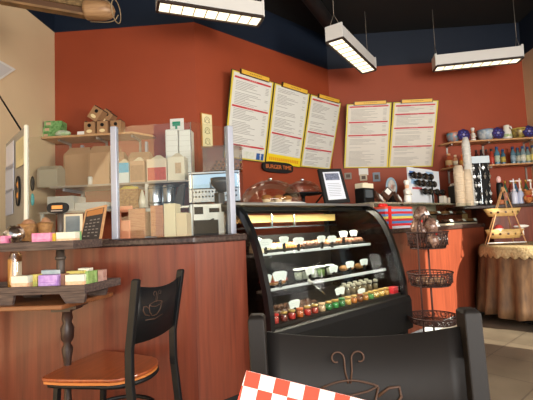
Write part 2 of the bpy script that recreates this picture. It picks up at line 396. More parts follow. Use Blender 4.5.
for i, (px, lb, colr, k) in enumerate(ups):
    s = cs(px, 2.28, 245); tray(s, 2.30, ZS1, .20, .26, lb)
    for a in range(k):
        for b in range(3):
            mb = MB().ell((0, 0, .027), .026, .032, .028, 10, .12)
            solo(mb, 'pastry', mat('pastry_%d' % i, colr, .6, noise=.4, nscale=40, bump=.4),
                 'baked pastry on the %s tray from the left on the upper case shelf' % ordn_[i], 'pastry', W(s-.075+a*.15/(k-1), 2.21+b*.08, ZS1+.006), A45, 'pastries on tray %d of the upper shelf' % (i+1))
# price tags (white, arched top, little black clip)
def price_tag(px, py, q, z, label, tilt=0, size=1, lean=0):
    s = cs(px, q, py); t = thing('price_tag', label, 'price tag', W(s, q, z), A45+tilt, 'white price tags in the pastry case')
    zc = onq(px, py, q).z - z
    w = .036*size; h = .036*size; zc = max(zc, h/2+.012)
    pts = [(-w*.72, zc-h/2), (w*.72, zc-h/2), (w, zc+h*.30), (w*.55, zc+h*.5), (-w*.55, zc+h*.5), (-w, zc+h*.30)]
    MB().yprism(pts, -.0015, .0015).build('card', mat('tag_card', '#e9efee', .6), t)
    MB().box(-.008, .008, -.006, .01, 0, zc-h*.4).build('clip', BP, t)
    mb = MB()
    for k in range(2): mb.box(-w*.5, w*.45, -.0022, -.0016, zc-h*.16+k*h*.25, zc-h*.12+k*h*.25)
    mb.build('handwriting', mat('tag_ink', '#c3cbd0', .8), t)
tl = [(265.5, 243.5, 2.10, ZS1, 'large white tag at the left end of the upper case shelf'), (284, 240, 2.11, ZS1, 'white tag over the golden pastries on the upper shelf'),
      (298.5, 241, 2.10, ZS1, 'white tag at the gap between the two upper shelf rails'), (321.5, 239, 2.10, ZS1, 'white tag right of centre on the upper shelf, left of a close pair'),
      (332, 239, 2.10, ZS1, 'white tag right of centre on the upper shelf, right of a close pair'), (343.5, 234, 2.22, ZS1, 'raised white tag third from the right on the upper case shelf'),
      (353.5, 233, 2.22, ZS1, 'white tag second from the right end of the upper case shelf'), (359.5, 231.5, 2.3, ZS1, 'rearmost white tag at the right end of the upper case shelf'),
      (266, 279, 1.97, ZS2, 'small white tag at the far left of the lower case shelf'), (280, 276, 1.97, ZS2, 'large white tag over the ham rolls on the lower case shelf'),
      (310, 271, 1.97, ZS2, 'white tag above the steel tongs on the lower case shelf'), (333.5, 269, 1.98, ZS2, 'white tag in front of the clear packs on the lower case shelf'),
      (350, 264.5, 2.05, ZS2, 'white tag tilted left of the last tag on the lower case shelf'), (364, 262, 2.1, ZS2, 'rightmost white tag on the lower case shelf'),
      (294.5, 304, 1.88, ZS3, 'tilted white tag among chocolates on the case floor'), (340, 291, 1.93, ZS3, 'white tag in the middle of the case floor'), (361.5, 292, 1.88, ZS3, 'white tag behind the gold jars on the case floor')]
for i, (px, py, q, z, lb) in enumerate(tl): price_tag(px, py, q, z, lb, tilt=random.uniform(-.15, .1), size=1.75 if 'large' in lb else 1.5)
solo(MB().ell((0, 0, .03), .05, .05, .03, 12, .12), 'crumpled_paper', mat('mint_paper', '#bfe0cb', .7), 'pale green crumpled paper at the left end of the upper case shelf', 'paper', W(cs(259, 2.22, 240), 2.25, ZS1+.05), A45)
solo(MB().box(-.04, .04, -.04, .04, 0, .05), 'small_carton', CRM, 'cream carton under the pale green paper in the pastry case', 'box', W(cs(259, 2.22, 240), 2.25, ZS1), A45)
# lower shelf
for i, px in enumerate((268, 275, 282)):
    s = cs(px, 2.06, 275)
    t = thing('ham_roll', ['ham sandwich roll leftmost on the lower case shelf', 'ham sandwich roll between two others on the lower shelf', 'ham sandwich roll right of its two neighbours behind the large tag'][i], 'sandwich', W(s, 2.08, ZS2), A45+.3, 'ham rolls')
    MB().ell((0, 0, .022), .055, .035, .02, 12).ell((0, 0, .05), .055, .037, .022, 12).build('bread', PAS, t)
    MB().box(-.05, .05, -.034, .034, .03, .042).build('filling', mat('ham_pink', '#c2524a', .5), t)
packs = [(299, '#cfd2c8', 'clear plastic salad tub left of its neighbours on the lower shelf'), (306, '#d9dcd2', 'clear plastic tub behind the tongs tag on the lower shelf'), (314, '#c8ccbf', 'clear plastic tub left of the green-labelled pack'),
         (322, '#7fa858', 'clear pack with green label on the lower case shelf'), (331, '#d5d2c8', 'clear plastic tub right of the green-labelled pack')]
for px, hx, lb in packs:
    t = thing('plastic_tub', lb, 'food tub', W(cs(px, 2.12, 270), 2.13, ZS2), A45, 'clear tubs on the lower case shelf')
    MB().lathe([(.03, 0), (.036, .07), (.038, .075)], n=12).build('tub', glass('tub_plastic', '#e6eae6', .08), t)
    MB().lathe([(.026, .004), (.03, .055)], n=10).build('contents', colm(hx), t)
    MB().lathe([(.038, .075), (.036, .083)], n=12).build('lid', mat('tub_lid', '#dfe4e2', .3), t)
for i, px in enumerate((348, 356, 364, 371)):
    lumpy('bread_roll', PAS, 'golden bread roll %s on the lower shelf' % ['left of three others at the right end', 'second of four at the right end', 'third of four at the right end', 'at the far right end'][i], 'bread roll', cs(px, 2.15, 266), 2.2+.02*(i % 2), ZS2, .05, .04, .025, 'bread rolls in the case')
# tongs
def tongs(a, b, label):
    a = Vector(a); b = Vector(b); t = thing('serving_tongs', label, 'tongs', a)
    d = (b-a).normalized(); w_ = d.cross(Vector((0, 0, 1))).normalized()
    for sg_ in (-1, 1): MB().tube([a, a+(b-a)*.5+w_*sg_*.018, b+w_*sg_*.012], .006, 6).build('arm', CHR, t, world=True)
    MB().cyl(a-d*.01, a+d*.03, .010, n=10).build('handle', WHT, t, world=True)
tongs(W(cs(309, 1.96, 276), 1.96, .735), W(cs(324, 1.90, 291), 1.90, .64), 'steel tongs leaning down from the lower shelf of the pastry case')
tongs(W(cs(307, 1.90, 296), 1.90, .575), W(cs(324, 1.93, 293), 1.95, .575), 'steel tongs lying across the dark chocolates on the case floor')
# chocolates / truffles on the floor of the case
for r, (q, z) in enumerate(((1.96, 0), (2.04, .0), (2.12, .0))):
    for k in range(10-r):
        px = 268+k*5.2+r*4; s = cs(px, q, 300-r*4)
        if s > 2.26 or s < 1.68: continue
        lumpy('chocolate_cake', mat('choc_cake', '#80503a', .5, col2='#44281a', nscale=30, bump=.3), 'round dark chocolate cake in the rows on the left of the case floor', 'cake', s, q, ZS3, .03, .03, .025, 'dark chocolate cakes on the case floor', .05)
for k in range(12):
    s = 2.28+k*.066
    if s > 3.06: break
    solo(MB().lathe([(.022, 0), (.026, .03), (.02, .038)], n=10), 'wrapped_sweet', mat('dark_foil', '#9a7c5c', .3, .4), 'brown foil-wrapped sweet in the middle row of the case floor', 'sweet', W(s, 1.945, ZS3), A45, 'brown wrapped sweets behind the small jars')
def jar(name, label, loc, r, h, glassm, fillc, lidm, grp, cat='jar'):
    t = thing(name, label, cat, loc, A45, grp)
    MB().lathe([(r*.92, 0), (r, .006), (r, h*.72), (r*.8, h*.82)], n=12).build('glass_body', glassm, t)
    MB().lathe([(r*.84, .004), (r*.86, h*.62)], n=10).build('contents', colm(fillc), t)
    MB().lathe([(r*.86, h*.8), (r*.88, h*.98), (r*.8, h)], n=12).build('lid', lidm, t)
    return t
base_jar = None
for r, q in enumerate((2.06, 2.14)):
    for k in range(9):
        s = cs(342+k*5.6+r*2, q, 285)
        if s > 3.08: continue
        lab = 'silver-lidded clear jar, %s from the left in the %s row of clear jars' % (('first', 'second', 'third', 'fourth', 'fifth', 'sixth', 'seventh', 'eighth', 'ninth')[k], ('front', 'rear')[r])
        if base_jar is None: base_jar = jar('glass_jar', lab, W(s, q, ZS3), .022, .10, ACR, '#8a7a60', mat('silver_lid', '#cfc7b4', .3, .5), 'silver-lidded jars in the case')
        else: dup(base_jar, W(s, q, ZS3), A45, lab)
cols = [('#c8281e', 'red'), ('#7e2c1c', 'maroon'), ('#c8281e', 'red'), ('#d0641f', 'orange'), ('#c92f22', 'red'), ('#b7331e', 'red'), ('#d9b48c', 'peach'), ('#2d8a3e', 'green'), ('#37a04a', 'green'), ('#2b7d3a', 'green'), ('#caa23a', 'yellow'),
        ('#c9772a', 'amber'), ('#8a4b22', 'brown'), ('#d0852a', 'amber'), ('#5fa052', 'green'), ('#c9a03c', 'gold'), ('#d6ac45', 'gold'), ('#c9912f', 'gold')]
ordn = ['first', 'second', 'third', 'fourth', 'fifth', 'sixth', 'seventh', 'eighth', 'ninth', 'tenth', 'eleventh', 'twelfth', 'thirteenth', 'fourteenth', 'fifteenth', 'sixteenth', 'seventeenth', 'eighteenth', 'nineteenth', 'twentieth']
for k, (hx, nm) in enumerate(cols):
    s = 1.685+k*(2.97-1.685)/17.6
    jar('jam_jar', 'small %s-filled jar, %s from the left in the front row of the case' % (nm, ordn[k]), W(s, 1.87, ZS3), .027, .06, glass('jar_glass', '#ffffff', .06), hx, mat('lid_gold', '#c9a45c', .3, .5) if k % 3 else mat('lid_' + nm, hx, .3), 'coloured jars along the front of the case', 'jar')
solo(MB().box(-.035, .035, -.03, .03, 0, .05), 'candy_box', colm('#c3202c'), 'small red box at the right end of the front jar row', 'box', W(3.04, 1.88, ZS3), A45)

# ================================================================== THINGS ON THE PASTRY CASE
ZT = 1.302
def dome(name, label, px, q, r, h, zb, plate_m, cat='cake dome'):
    s = cs(px, q, 195); t = thing(name, label, cat, W(s, q, zb), A45)
    MB().lathe([(r*1.08, .0), (r*1.1, .012), (r, .014)], n=28).build('plate', plate_m, t)
    k = 9
    MB().lathe([(r*cos(i/k*pi/2*.98), .015+h*sin(i/k*pi/2*.98)) for i in range(k+1)], n=28).build('dome_cover', ACR, t)
    kn = MB().lathe([(.012, .0), (.02, .012), (.012, .022)], (0, 0, h+.012), n=12).build('knob', CHR, t)
    return s, t
s, t = dome('cake_dome', 'large clear cake dome over muffins at the left of the case top', 271, 2.46, .26, .20, ZT, WPL)
for k, (dx, dy) in enumerate(((-.13, -.05), (-.03, -.08), (.09, -.06), (.02, .06))):
    m_ = thing('muffin', ['golden muffin at the left under the large dome', 'golden muffin at the front under the large dome', 'golden muffin with a white tag side under the large dome', 'golden muffin at the back under the large dome'][k], 'muffin', W(s+dx, 2.42+dy, ZT+.014), A45, 'muffins under the dome')
    MB().lathe([(.028, 0), (.036, .035)], n=14).build('paper_cup', CRM, m_); MB().ell((0, 0, .042), .042, .042, .025, 12, .05).build('muffin_top', PAS, m_)
dome('cake_dome', 'smaller clear cake dome on a dark plate behind the black picture frame', 303, 2.5, .165, .115, ZT+.105, BP)
ps = cs(303, 2.5, 195)
solo(MB().lathe([(.08, 0), (.07, .01), (.018, .02), (.018, .09), (.06, .105)], n=20), 'cake_stand', BP, 'black pedestal stand under the smaller cake dome', 'cake stand', W(ps, 2.5, ZT))
# black picture frame leaning back on the case
a, b, c_, d = onq(326, 203.5, 2.22), onq(350.5, 202, 2.22), onq(341, 168.5, 2.31), onq(318.5, 169, 2.31)
fr_ = thing('framed_notice', 'black-framed white notice leaning on the right of the case top', 'picture frame', (a+b)/2-Vector((0,0,0)), A45)
def lerp(u, v): return a*(1-u)*(1-v)+b*u*(1-v)+c_*u*v+d*(1-u)*v
mb = MB(); e = .12
for u0_, u1_, v0_, v1_ in ((0, 1, 0, .10), (0, 1, .9, 1), (0, .14, .1, .9), (.86, 1, .1, .9)): mb.slab(lerp(u0_, v0_), lerp(u1_, v0_), lerp(u1_, v1_), lerp(u0_, v1_), .02)
mb.build('frame', MATB, fr_, world=True)
MB().slab(lerp(.13, .09), lerp(.87, .09), lerp(.87, .91), lerp(.13, .91), .008).build('sheet', mat('cool_paper', '#d5dbe6', .5), fr_, world=True)
nrm = (b-a).cross(d-a).normalized()*.002
mb = MB().slab(lerp(.2, .66)+nrm, lerp(.8, .66)+nrm, lerp(.8, .86)+nrm, lerp(.2, .86)+nrm, .001)
mb.build('photo_print', mat('photo_grey', '#8088a0', .6, col2='#434a5c', nscale=60), fr_, world=True)
mb = MB()
for k in range(8): v = .2+k*.05; mb.slab(lerp(.22, v)+nrm, lerp(.6+.2*random.random(), v)+nrm, lerp(.75, v+.012)+nrm, lerp(.22, v+.012)+nrm, .001)
mb.build('printed_lines', mat('grey_ink', '#8d939f', .8), fr_, world=True)
pb = lerp(.5, .6); q0 = W(sq(a)[0]+.1, 2.45, ZT)
MB().tube([pb-nrm*12, q0], .008, 6).build('easel_leg', MATB, fr_, world=True)

# ================================================================== ITEMS RIGHT OF THE CASE
s = (cs(376, 2.12, 215)+cs(405.5, 2.12, 215))/2
bw = cs(405.5, 2.12, 215)-cs(375, 2.12, 215)
gb = thing('gift_box', 'striped multicoloured gift box with a red ribbon right of the pastry case', 'gift box', W(s, 2.09, ZQ), A45)
st = ['#c8ccd6', '#c9242c', '#3c78b4', '#b0302f', '#d6c65c', '#5b8fc0', '#c9242c', '#7fa0c8', '#d05540']
for k, hx in enumerate(st):
    pass
mb = MB(); zz = 0; hh = .205/len(st)
for k, hx in enumerate(st): mb.m(k).box(-bw/2, bw/2-.05, -.07, .05, zz, zz+hh); zz += hh
mb.build('box', [colm(h) for h in st], gb)
MB().box(-bw/2+.055, -bw/2+.10, -.076, .056, 0, .21).build('ribbon', colm('#d81f1c', .35), gb)
MB().ell((-bw/2+.06, 0, .22), .04, .03, .02).ell((-bw/2+.11, 0, .22), .04, .03, .02).build('bow', colm('#d81f1c', .35), gb)
zb = ZD+.0
def on_top(px, q): return W(cs(px, q, 200), q, zb)
# register / printer
t = thing('card_terminal', 'black register box behind the gift box', 'register', on_top(365, 2.42), A45)
MB().box(-.09, .09, -.06, .06, 0, .15).build('body', BP, t, bevel=.01)
MB().box(-.075, .05, -.066, -.06, .05, .13).build('screen', mat('screen_grey', '#4a5258', .15), t)
solo(MB().box(-.095, .095, -.05, .05, .0, .05).box(-.03, .03, -.03, .03, .05, .06), 'tissue_box', CRM, 'cream tissue box on top of the black register', 'box', on_top(365, 2.42)+Vector((0, 0, .15)), A45, bevel=.008)
for k, (px, py, rot, lb) in enumerate(((379, 199, .5, 'open dark chocolate box leaning left above the gift box'), (387, 194, -.6, 'dark chocolate box with white card tilted above the gift box'), (398, 200, .55, 'dark chocolate box with white card leaning toward the white statue'))):
    p = onq(px, py, 2.36); t = thing('chocolate_box', lb, 'chocolate box', W(sq(p)[0], 2.36, zb), A45, 'dark chocolate boxes behind the gift box')
    M_ = Matrix.Rotation(rot, 4, 'Y') @ Matrix.Rotation(-.5, 4, 'X')
    zc = max(p.z-zb, .05)
    MB().obox((0, 0, zc), .15, .03, .10, M_).build('box', CHO, t)
    MB().obox(Vector((0, 0, zc))+M_.to_3x3() @ Vector((.02, -.018, .01)), .07, .004, .06, M_).build('card', PAP, t)
    MB().cyl((0, .01, 0), (0, .01, zc-.03), .012, n=8).build('support', CHO, t)
# round plate on display stand
t = thing('decorative_plate', 'round white and blue decorative plate standing behind the chocolate boxes', 'plate', W(cs(392, 2.55, 188), 2.55, zb), A45)
p = onq(392.5, 187, 2.55); zc = p.z-zb
MB().cyl((0, 0, zc), (0, .014, zc), .115, .115, 32).build('rim', mat('plate_blue', '#8fa5b5', .2), t)
MB().cyl((0, -.003, zc), (0, .0, zc), .08, .085, 28).build('plate_face', mat('plate_white', '#d6cfc6', .2, col2='#9a8d88', nscale=14), t)
MB().cyl((0, -.006, zc), (0, -.003, zc), .03, .03, 20).build('centre', mat('plate_mid', '#b48a7c', .3), t)
MB().box(-.05, .05, -.02, .06, 0, zc-.10).build('stand', BP, t)
# white chef statue
def chef(name, label, loc, h, hat='#efece4', body='#eae6dc', group=None):
    t = thing(name, label, 'figurine', loc, A45, group); k = h/.2
    MB().lathe([(.032*k, 0), (.035*k, .02*k), (.026*k, .07*k), (.032*k, .11*k), (.012*k, .13*k)], n=14).build('body', colm(body, .4), t)
    MB().ell((0, 0, .145*k), .02*k, .02*k, .022*k).build('head', colm('#e2b491', .5), t)
    MB().lathe([(.018*k, .155*k), (.019*k, .17*k), (.028*k, .185*k), (.02*k, .2*k)], n=12).build('chef_hat', colm(hat, .5), t)
    for sg_ in (-1, 1): MB().tube([(sg_*.03*k, 0, .11*k), (sg_*.04*k, -.015*k, .08*k), (sg_*.015*k, -.035*k, .07*k)], [.010*k, .009*k, .007*k]).build('arm', colm(body, .4), t)
    return t
chef('chef_figurine', 'white chef statue standing between plate and sunglasses poster', W(cs(407, 2.33, 190), 2.33, zb), .26)
solo(MB().lathe([(.02, 0), (.028, .03), (.01, .06), (.008, .13), (.012, .14)], n=12), 'wooden_pepper_mill', SHW, 'slim tan bottle in front of the round plate', 'bottle', on_top(384, 2.47)+Vector((0, 0, .0)), A45)
for k, (px, py, hx, lb) in enumerate(((348, 176, '#8f8478', 'small grey wall badge left of the cream one under the menus'), (363.5, 177.5, '#c7b9a0', 'cream square wall badge under the right menus'), (376.5, 177, '#7f8c98', 'blue-grey wall plaque right of the cream badge'))):
    p = ony(px, py, YR-.012); hgt = .14 if k == 2 else .1
    t = thing('wall_badge', lb, 'badge', p, 0, 'little badges on the red wall')
    MB().lathe([(.05, -.01), (.052, 0), (.045, .004)], n=20).build('plate', colm(hx, .6), t) if False else MB().box(-.055, .055, -.005, .011, -hgt/2, hgt/2).build('plate', colm(hx, .6), t, bevel=.01)
    MB().box(-.03, .03, -.008, -.004, -hgt*.25, hgt*.25).build('emblem', colm('#5d4c42', .7), t)
# sunglasses poster stand
a0, a1 = cs(409, 2.40, 190), cs(440, 2.40, 190)
t = thing('sunglasses_stand', 'white display board with three rows of black sunglasses', 'display stand', W((a0+a1)/2, 2.40, zb), A45)
wd = a1-a0; ht = onq(424, 169, 2.4).z-zb
MB().box(-wd/2, wd*.27, .0, .012, 0, ht).box(wd*.27, wd/2, .0, .012, ht*.42, ht*.98).build('board', mat('poster_white', '#d8dde4', .6), t)
mb = MB().m(0)
for x0, x1, z0, z1, mi in ((-.46, -.3, .75, .9, 0), (-.42, -.2, .55, .68, 1), (-.4, -.1, .40, .46, 2), (.05, .3, .8, .93, 1)):
    MB().box(x0*wd, x1*wd, -.002, .0, z0*ht, z1*ht).build('printed_patch', [colm('#3f6fb5'), colm('#8fb4d8'), colm('#b0464c')][mi], t)
for r, (px0, px1, py) in enumerate(((413, 436, 174.5), (418, 439, 182.5), (424, 448, 191))):
    for k in range(2):
        x0 = cs(px0+(px1-px0)*k*.5, 2.33, py)-(a0+a1)/2; x1 = cs(px0+(px1-px0)*(k*.5+.46), 2.33, py)-(a0+a1)/2; z = onq(px0, py, 2.33).z-zb-.01*0
        lb = 'black sunglasses on the %s side of the %s row of the white display board' % (('left', 'right')[k], ('top', 'middle', 'bottom')[r])
        g_ = thing('sunglasses', lb, 'sunglasses', W((a0+a1)/2, 2.40, zb)+(W(1, 0, 0)-W(0, 0, 0))*((x0+x1)/2), A45, 'black sunglasses on the display board'); wq = (x1-x0)/2
        mb = MB()
        for sg_ in (-1, 1): mb.ell((sg_*wq*.5, -.05, z), wq*.5, .02, .042, 12)
        mb.build('lenses', mat('lens_black', '#0a0a0c', .12), g_)
        mb = MB().box(-wq, wq, -.05, -.04, z+.018, z+.028)
        for sg_ in (-1, 1): mb.tube([(sg_*wq, -.045, z+.02), (sg_*wq*.9, -.012, z+.018)], .005)
        mb.build('frame', BP, g_)
MB().cyl((.06, -.06, 0), (.06, -.06, ht*.75), .01, n=8).cyl((.2, -.06, 0), (.2, -.06, ht*.3), .01, n=8).build('rack_pole', BP, t)
# black urn with white lid
t = thing('black_canister', 'black canister with crumpled white top right of the sunglasses', 'canister', on_top(454, 2.36), A45)
MB().box(-.055, .055, -.05, .05, 0, .24).build('body', mat('soft_black', '#171a18', .4), t, bevel=.012)
MB().ell((0, 0, .25), .05, .045, .03, 12, .15).build('paper_top', PAP, t)
for k, (px, hx, w_) in enumerate(((443, '#c9c1b4', .07), (447, '#b5a99a', .05))):
    solo(MB().box(-w_/2, w_/2, -.03, .03, 0, .09-k*.02), 'small_carton', colm(hx, .7), ['grey carton beside the black canister', 'taupe carton left of the black canister'][k], 'box', on_top(px, 2.28), A45)
# price cards and trays in the glass display
for k, (px, py, hx) in enumerate(((418, 209, '#a8713f'), (434, 210, '#9a6a3e'), (446, 209, '#a2703d'), (459, 209, '#946338'), (431, 220, '#6b4128'), (446, 221, '#57321f'), (459, 221, '#7a4a2c'), (470, 220, '#a56f3c'))):
    up = k < 4; q = 2.35 if up else 2.12; z = ZQ+.128 if up else ZQ+.022
    s = cs(px, q, py)
    t = thing('pastry_tray', 'tray of baked goods, %s on the %s level of the low glass display' % (('leftmost', 'second from left', 'third from left', 'rightmost')[k % 4], 'upper' if up else 'lower'), 'tray', W(s, q, z), A45, 'trays in the low glass display')
    MB().box(-.075, .075, -.06, .06, 0, .012).build('tray', BP if k % 2 else STL, t)
    mb = MB()
    for j in range(3): mb.ell((-.045+j*.045, random.uniform(-.02, .02), .028), .024, .035, .02, 10, .1)
    mb.build('baked_goods', mat('goods_%d' % k, hx, .6, noise=.4, nscale=30, bump=.3), t)
    MB().obox((0, -.062, .03), .07, .003, .03, Matrix.Rotation(-.6, 4, 'X')).build('price_card', mat('tag_card', '#e9efee', .6), t)

# cup stacks on the raised counter
def cup_stack(px, Y, zb_, r0_, r1_, ch, step, n_, m, label, grp, tilt=0):
    base = None; p = ony(px, 190, Y)
    for k in range(n_):
        loc = (p.x+tilt*k*step, Y, zb_+k*step)
        if base is None:
            base = solo(MB().lathe([(r1_, 0), (r1_*1.04, .004), (r1_, .008), (r0_, ch)], n=16), 'paper_cup', m, label, 'paper cup', loc, 0, grp)
        else: dup(base, loc, 0)
cup_stack(470.5, 5.28, ZH, .030, .052, .11, .034, 24, WPL, 'upturned white paper cup in the tall white cup tower', 'white paper cups in the tall tower', tilt=-.02)
KC = mat('kraft_cup', '#e2ceb2', .7)
cup_stack(460, 5.22, ZH, .045, .064, .1, .03, 15, KC, 'tan paper cup in the stack left of the white cup tower', 'tan cups in the left stack')
cup_stack(468, 5.19, ZH, .042, .058, .1, .03, 13, KC, 'tan paper cup in the short stack before the white cup tower', 'tan cups in the short stack')
# key-chain rack
x0, x1 = ony(473, 190, 5.3).x, ony(491, 190, 5.3).x; zt_ = ony(480, 163, 5.3).z
t = thing('keychain_rack', 'black pegboard rack of silver keyrings with a white header card', 'display rack', ((x0+x1)/2, 5.3, ZH))
w_ = x1-x0
MB().box(-w_/2, w_/2, 0, .02, 0, zt_-ZH).build('board', MATB, t)
MB().box(-w_/2+.01, w_/2+.01, -.004, .024, zt_-ZH, zt_-ZH+.09).build('header_card', mat('header_blue_white', '#c9d6de', .6), t)
MB().box(-w_*.05, w_*.0, -.006, 0, .02, zt_-ZH).build('divider', STL, t)
k_ = None
for r in range(5):
    for c in range(4):
        if c == 2 and r == 2: continue
        lx = -w_*.4+c*w_*.26+random.uniform(-.008, .008); lz = .06+r*.11
        loc = ((x0+x1)/2+lx, 5.29, ZH+lz)
        lab = 'silver keyring, %s row from the top, %s column of the black rack' % (ordn[4-r], ordn[c])
        if k_ is None:
            k_ = thing('keyring', lab, 'keyring', loc, 0, 'silver keyrings on the black rack')
            MB().tube([(0, -.02, .04), (.0, -.022, .02), (0, -.022, 0)], .003).build('chain', CHR, k_)
            MB().cyl((0, -.026, -.015), (0, -.018, -.015), .017, n=10).ell((0, -.022, -.035), .010, .006, .018, 8).build('charm', mat('silver', '#a3a39e', .35, .8), k_)
            MB().tube([(0, .008, .042), (0, -.024, .042)], .003).build('hook', BP, k_)
        else: dup(k_, loc, random.uniform(-.5, .5), lab)
# bottles and novelty things on the raised counter
def bottle(name, label, loc, r, h, body, cap, capc, grp=None, cat='bottle', lab=None, rz=0, neck=.3):
    t = thing(name, label, cat, loc, rz, grp)
    MB().lathe([(r*.95, 0), (r, .01), (r, h*.6), (r*.9, h*.66), (r*neck*1.1, h*.8), (r*neck, h*.9)], n=14).build('body', body, t)
    MB().lathe([(r*neck*1.3, h*.86), (r*neck*1.35, h), (r*neck, h*1.005)], n=10).build('cap', cap, t)
    if lab: MB().lathe([(r*1.02, h*.16), (r*1.02, h*.5)], n=14).build('wrapper_label', lab, t)
    return t
t = thing('thermos_flask', 'black flask with pink and white top right of the keyrings', 'flask', (ony(500, 190, 5.25).x, 5.25, ZH))
MB().lathe([(.035, .06), (.04, .07), (.04, .26), (.03, .28)], n=16).build('body', mat('velvet_black', '#08080a', .5), t)
MB().ell((-.008, 0, .32), .03, .028, .045, 12).build('cap', colm('#e8bcb6', .4), t)
MB().lathe([(.045, 0), (.033, .06)], n=14).build('foot', colm('#b8704c', .4), t)
gmats = []
for k in range(7):
    px = 505+k*5.2
    bottle('syrup_bottle', 'gold-capped syrup bottle, %s from the left behind the pump bottles' % ordn[k], (ony(px, 185, 5.36).x, 5.36, ZH), .026, .31,
           mat('bottle_%d' % (k % 4), ['#2e5a44', '#7c2f22', '#345a78', '#8a6a2c'][k % 4], .2), mat('gold_foil', '#d0a850', .35, .6), None, 'gold-capped syrup bottles', lab=colm(['#d9897f', '#bfc8d0', '#c46a60', '#cfc3a0'][k % 4]), neck=.35)
for k, (px, Y, hx, hp) in enumerate(((514, 5.24, '#ccd0e2', '#e9e6ee'), (520, 5.22, '#b7bfd9', '#f0dcdc'), (531, 5.24, '#dcd7cf', '#efe9e2'))):
    t = thing('pump_bottle', ['clear pump bottle left of its twin near the gold-capped bottles', 'lilac-tinted pump bottle beside the teddy bear', 'white pump bottle at the right edge behind the teddy bear'][k], 'pump bottle', (ony(px, 190, Y).x, Y, ZH), .2*k, 'pump bottles on the raised counter')
    MB().lathe([(.036, 0), (.038, .01), (.038, .13), (.014, .17)], n=14).build('body', colm(hx, .25), t)
    MB().cyl((0, 0, .165), (0, 0, .29 + (.03 if k < 2 else 0)), .009, n=10).box(-.045, .01, -.009, .009, .28, .30).cyl((0, 0, .165), (0, 0, .19), .018, n=10).build('pump', colm(hp, .3), t)
# bear
t = thing('teddy_bear', 'brown teddy bear with a red scarf at the right end of the counter', 'soft toy', (ony(528, 190, 5.17).x, 5.17, ZH))
fur = mat('bear_fur', '#b9713a', .9, noise=.2, nscale=60, bump=.5)
mb = MB().ell((0, .02, .045), .06, .05, .05, 16).ell((0, 0, .125), .045, .04, .04, 16)
for sg_ in (-1, 1): mb.ell((sg_*.035, 0, .165), .016, .01, .016, 10).ell((sg_*.055, -.02, .065), .018, .02, .035, 10).ell((sg_*.04, -.045, .02), .02, .035, .02, 10)
mb.ell((0, -.035, .115), .018, .014, .014, 10).build('body', fur, t)
MB().lathe([(.035, .08), (.046, .087), (.035, .095)], n=16).build('scarf', colm('#c22a2a', .8), t)
MB().ell((0, -.049, .12), .006, .004, .005, 8).ell((-.015, -.037, .135), .004, .003, .004, 8).ell((.015, -.037, .135), .004, .003, .004, 8).build('nose_and_eyes', BP, t)

# ================================================================== RIGHT WALL SHELVES
def wall_shelf(name, label, x0, x1, y0, y1, z, brk, cut=0, m=SHW, thick=.022, drop=.22):
    t = thing(name, label, 'shelf', (x0, y1, z))
    poly = [(0, 0), (0, -(y1-y0)*.35) if cut == 1 else (0, -(y1-y0)), ((y1-y0)*.5 if cut == 1 else 0, -(y1-y0)), (x1-x0-((y1-y0)*.5 if cut == 2 else 0), -(y1-y0)), (x1-x0, -(y1-y0)*(.35 if cut == 2 else 1)), (x1-x0, 0)]
    if cut != 1: poly.pop(1)
    MB().prism(poly, -thick, 0).build('board', m, t, bevel=.003)
    for bx in brk:
        MB().box(bx-x0-.01, bx-x0+.01, -(y1-y0)*.8, -.001, -.045, -thick).box(bx-x0-.012, bx-x0+.012, -.012, -.001, -drop, -thick).build('bracket', mat('bracket_grey', '#9b938c', .4, .6), t)
    return t
YS = 5.82
Z1 = 2.245; Z2 = 1.885
wall_shelf('wall_shelf', 'upper light-wood wall shelf holding bowls and figurines at the right', 2.24, XR-.01, YS, YR-.002, Z1, [ony(446, 140, YR).x, ony(482, 140, YR).x, ony(523, 140, YR).x], 1)
wall_shelf('wall_shelf', 'lower light-wood wall shelf holding bottles at the right', 2.24, XR-.01, YS, YR-.002, Z2, [ony(446, 140, YR).x, ony(482, 140, YR).x, ony(523, 140, YR).x], 1)
def bowl(px, label, r, h, c1, c2, Y=5.93):
    r *= 1.12; h *= 1.22; Y = 5.945
    t = thing('bowl', label, 'bowl', (ony(px, 135, Y).x, Y, Z1), 0, 'patterned bowls on the upper shelf')
    MB().lathe([(r*.55, 0), (r*.9, h*.35), (r, h*.75), (r*.97, h), (r*.9, h*.98), (r*.82, h*.4), (r*.3, h*.12)], n=24).build('bowl_body', mat('bowl_'+c1.strip('#'), c1, .3, col2=c2, nscale=22), t)
    MB().lathe([(r*.99, h*.92), (r*1.03, h*.97), (r*.97, h*1.02), (r*.93, h*.97)], n=24).build('rim', colm(c2, .3), t)
bowl(453, 'turquoise and orange patterned bowl at the left of the upper shelf', .085, .125, '#3f9fb8', '#c96a35')
bowl(486, 'white and grey patterned bowl in the middle of the upper shelf', .105, .13, '#cdd0cf', '#6f8aa5')
bowl(519, 'dark brown and yellow patterned bowl at the right of the upper shelf', .10, .125, '#4f3a2c', '#b9a24e')
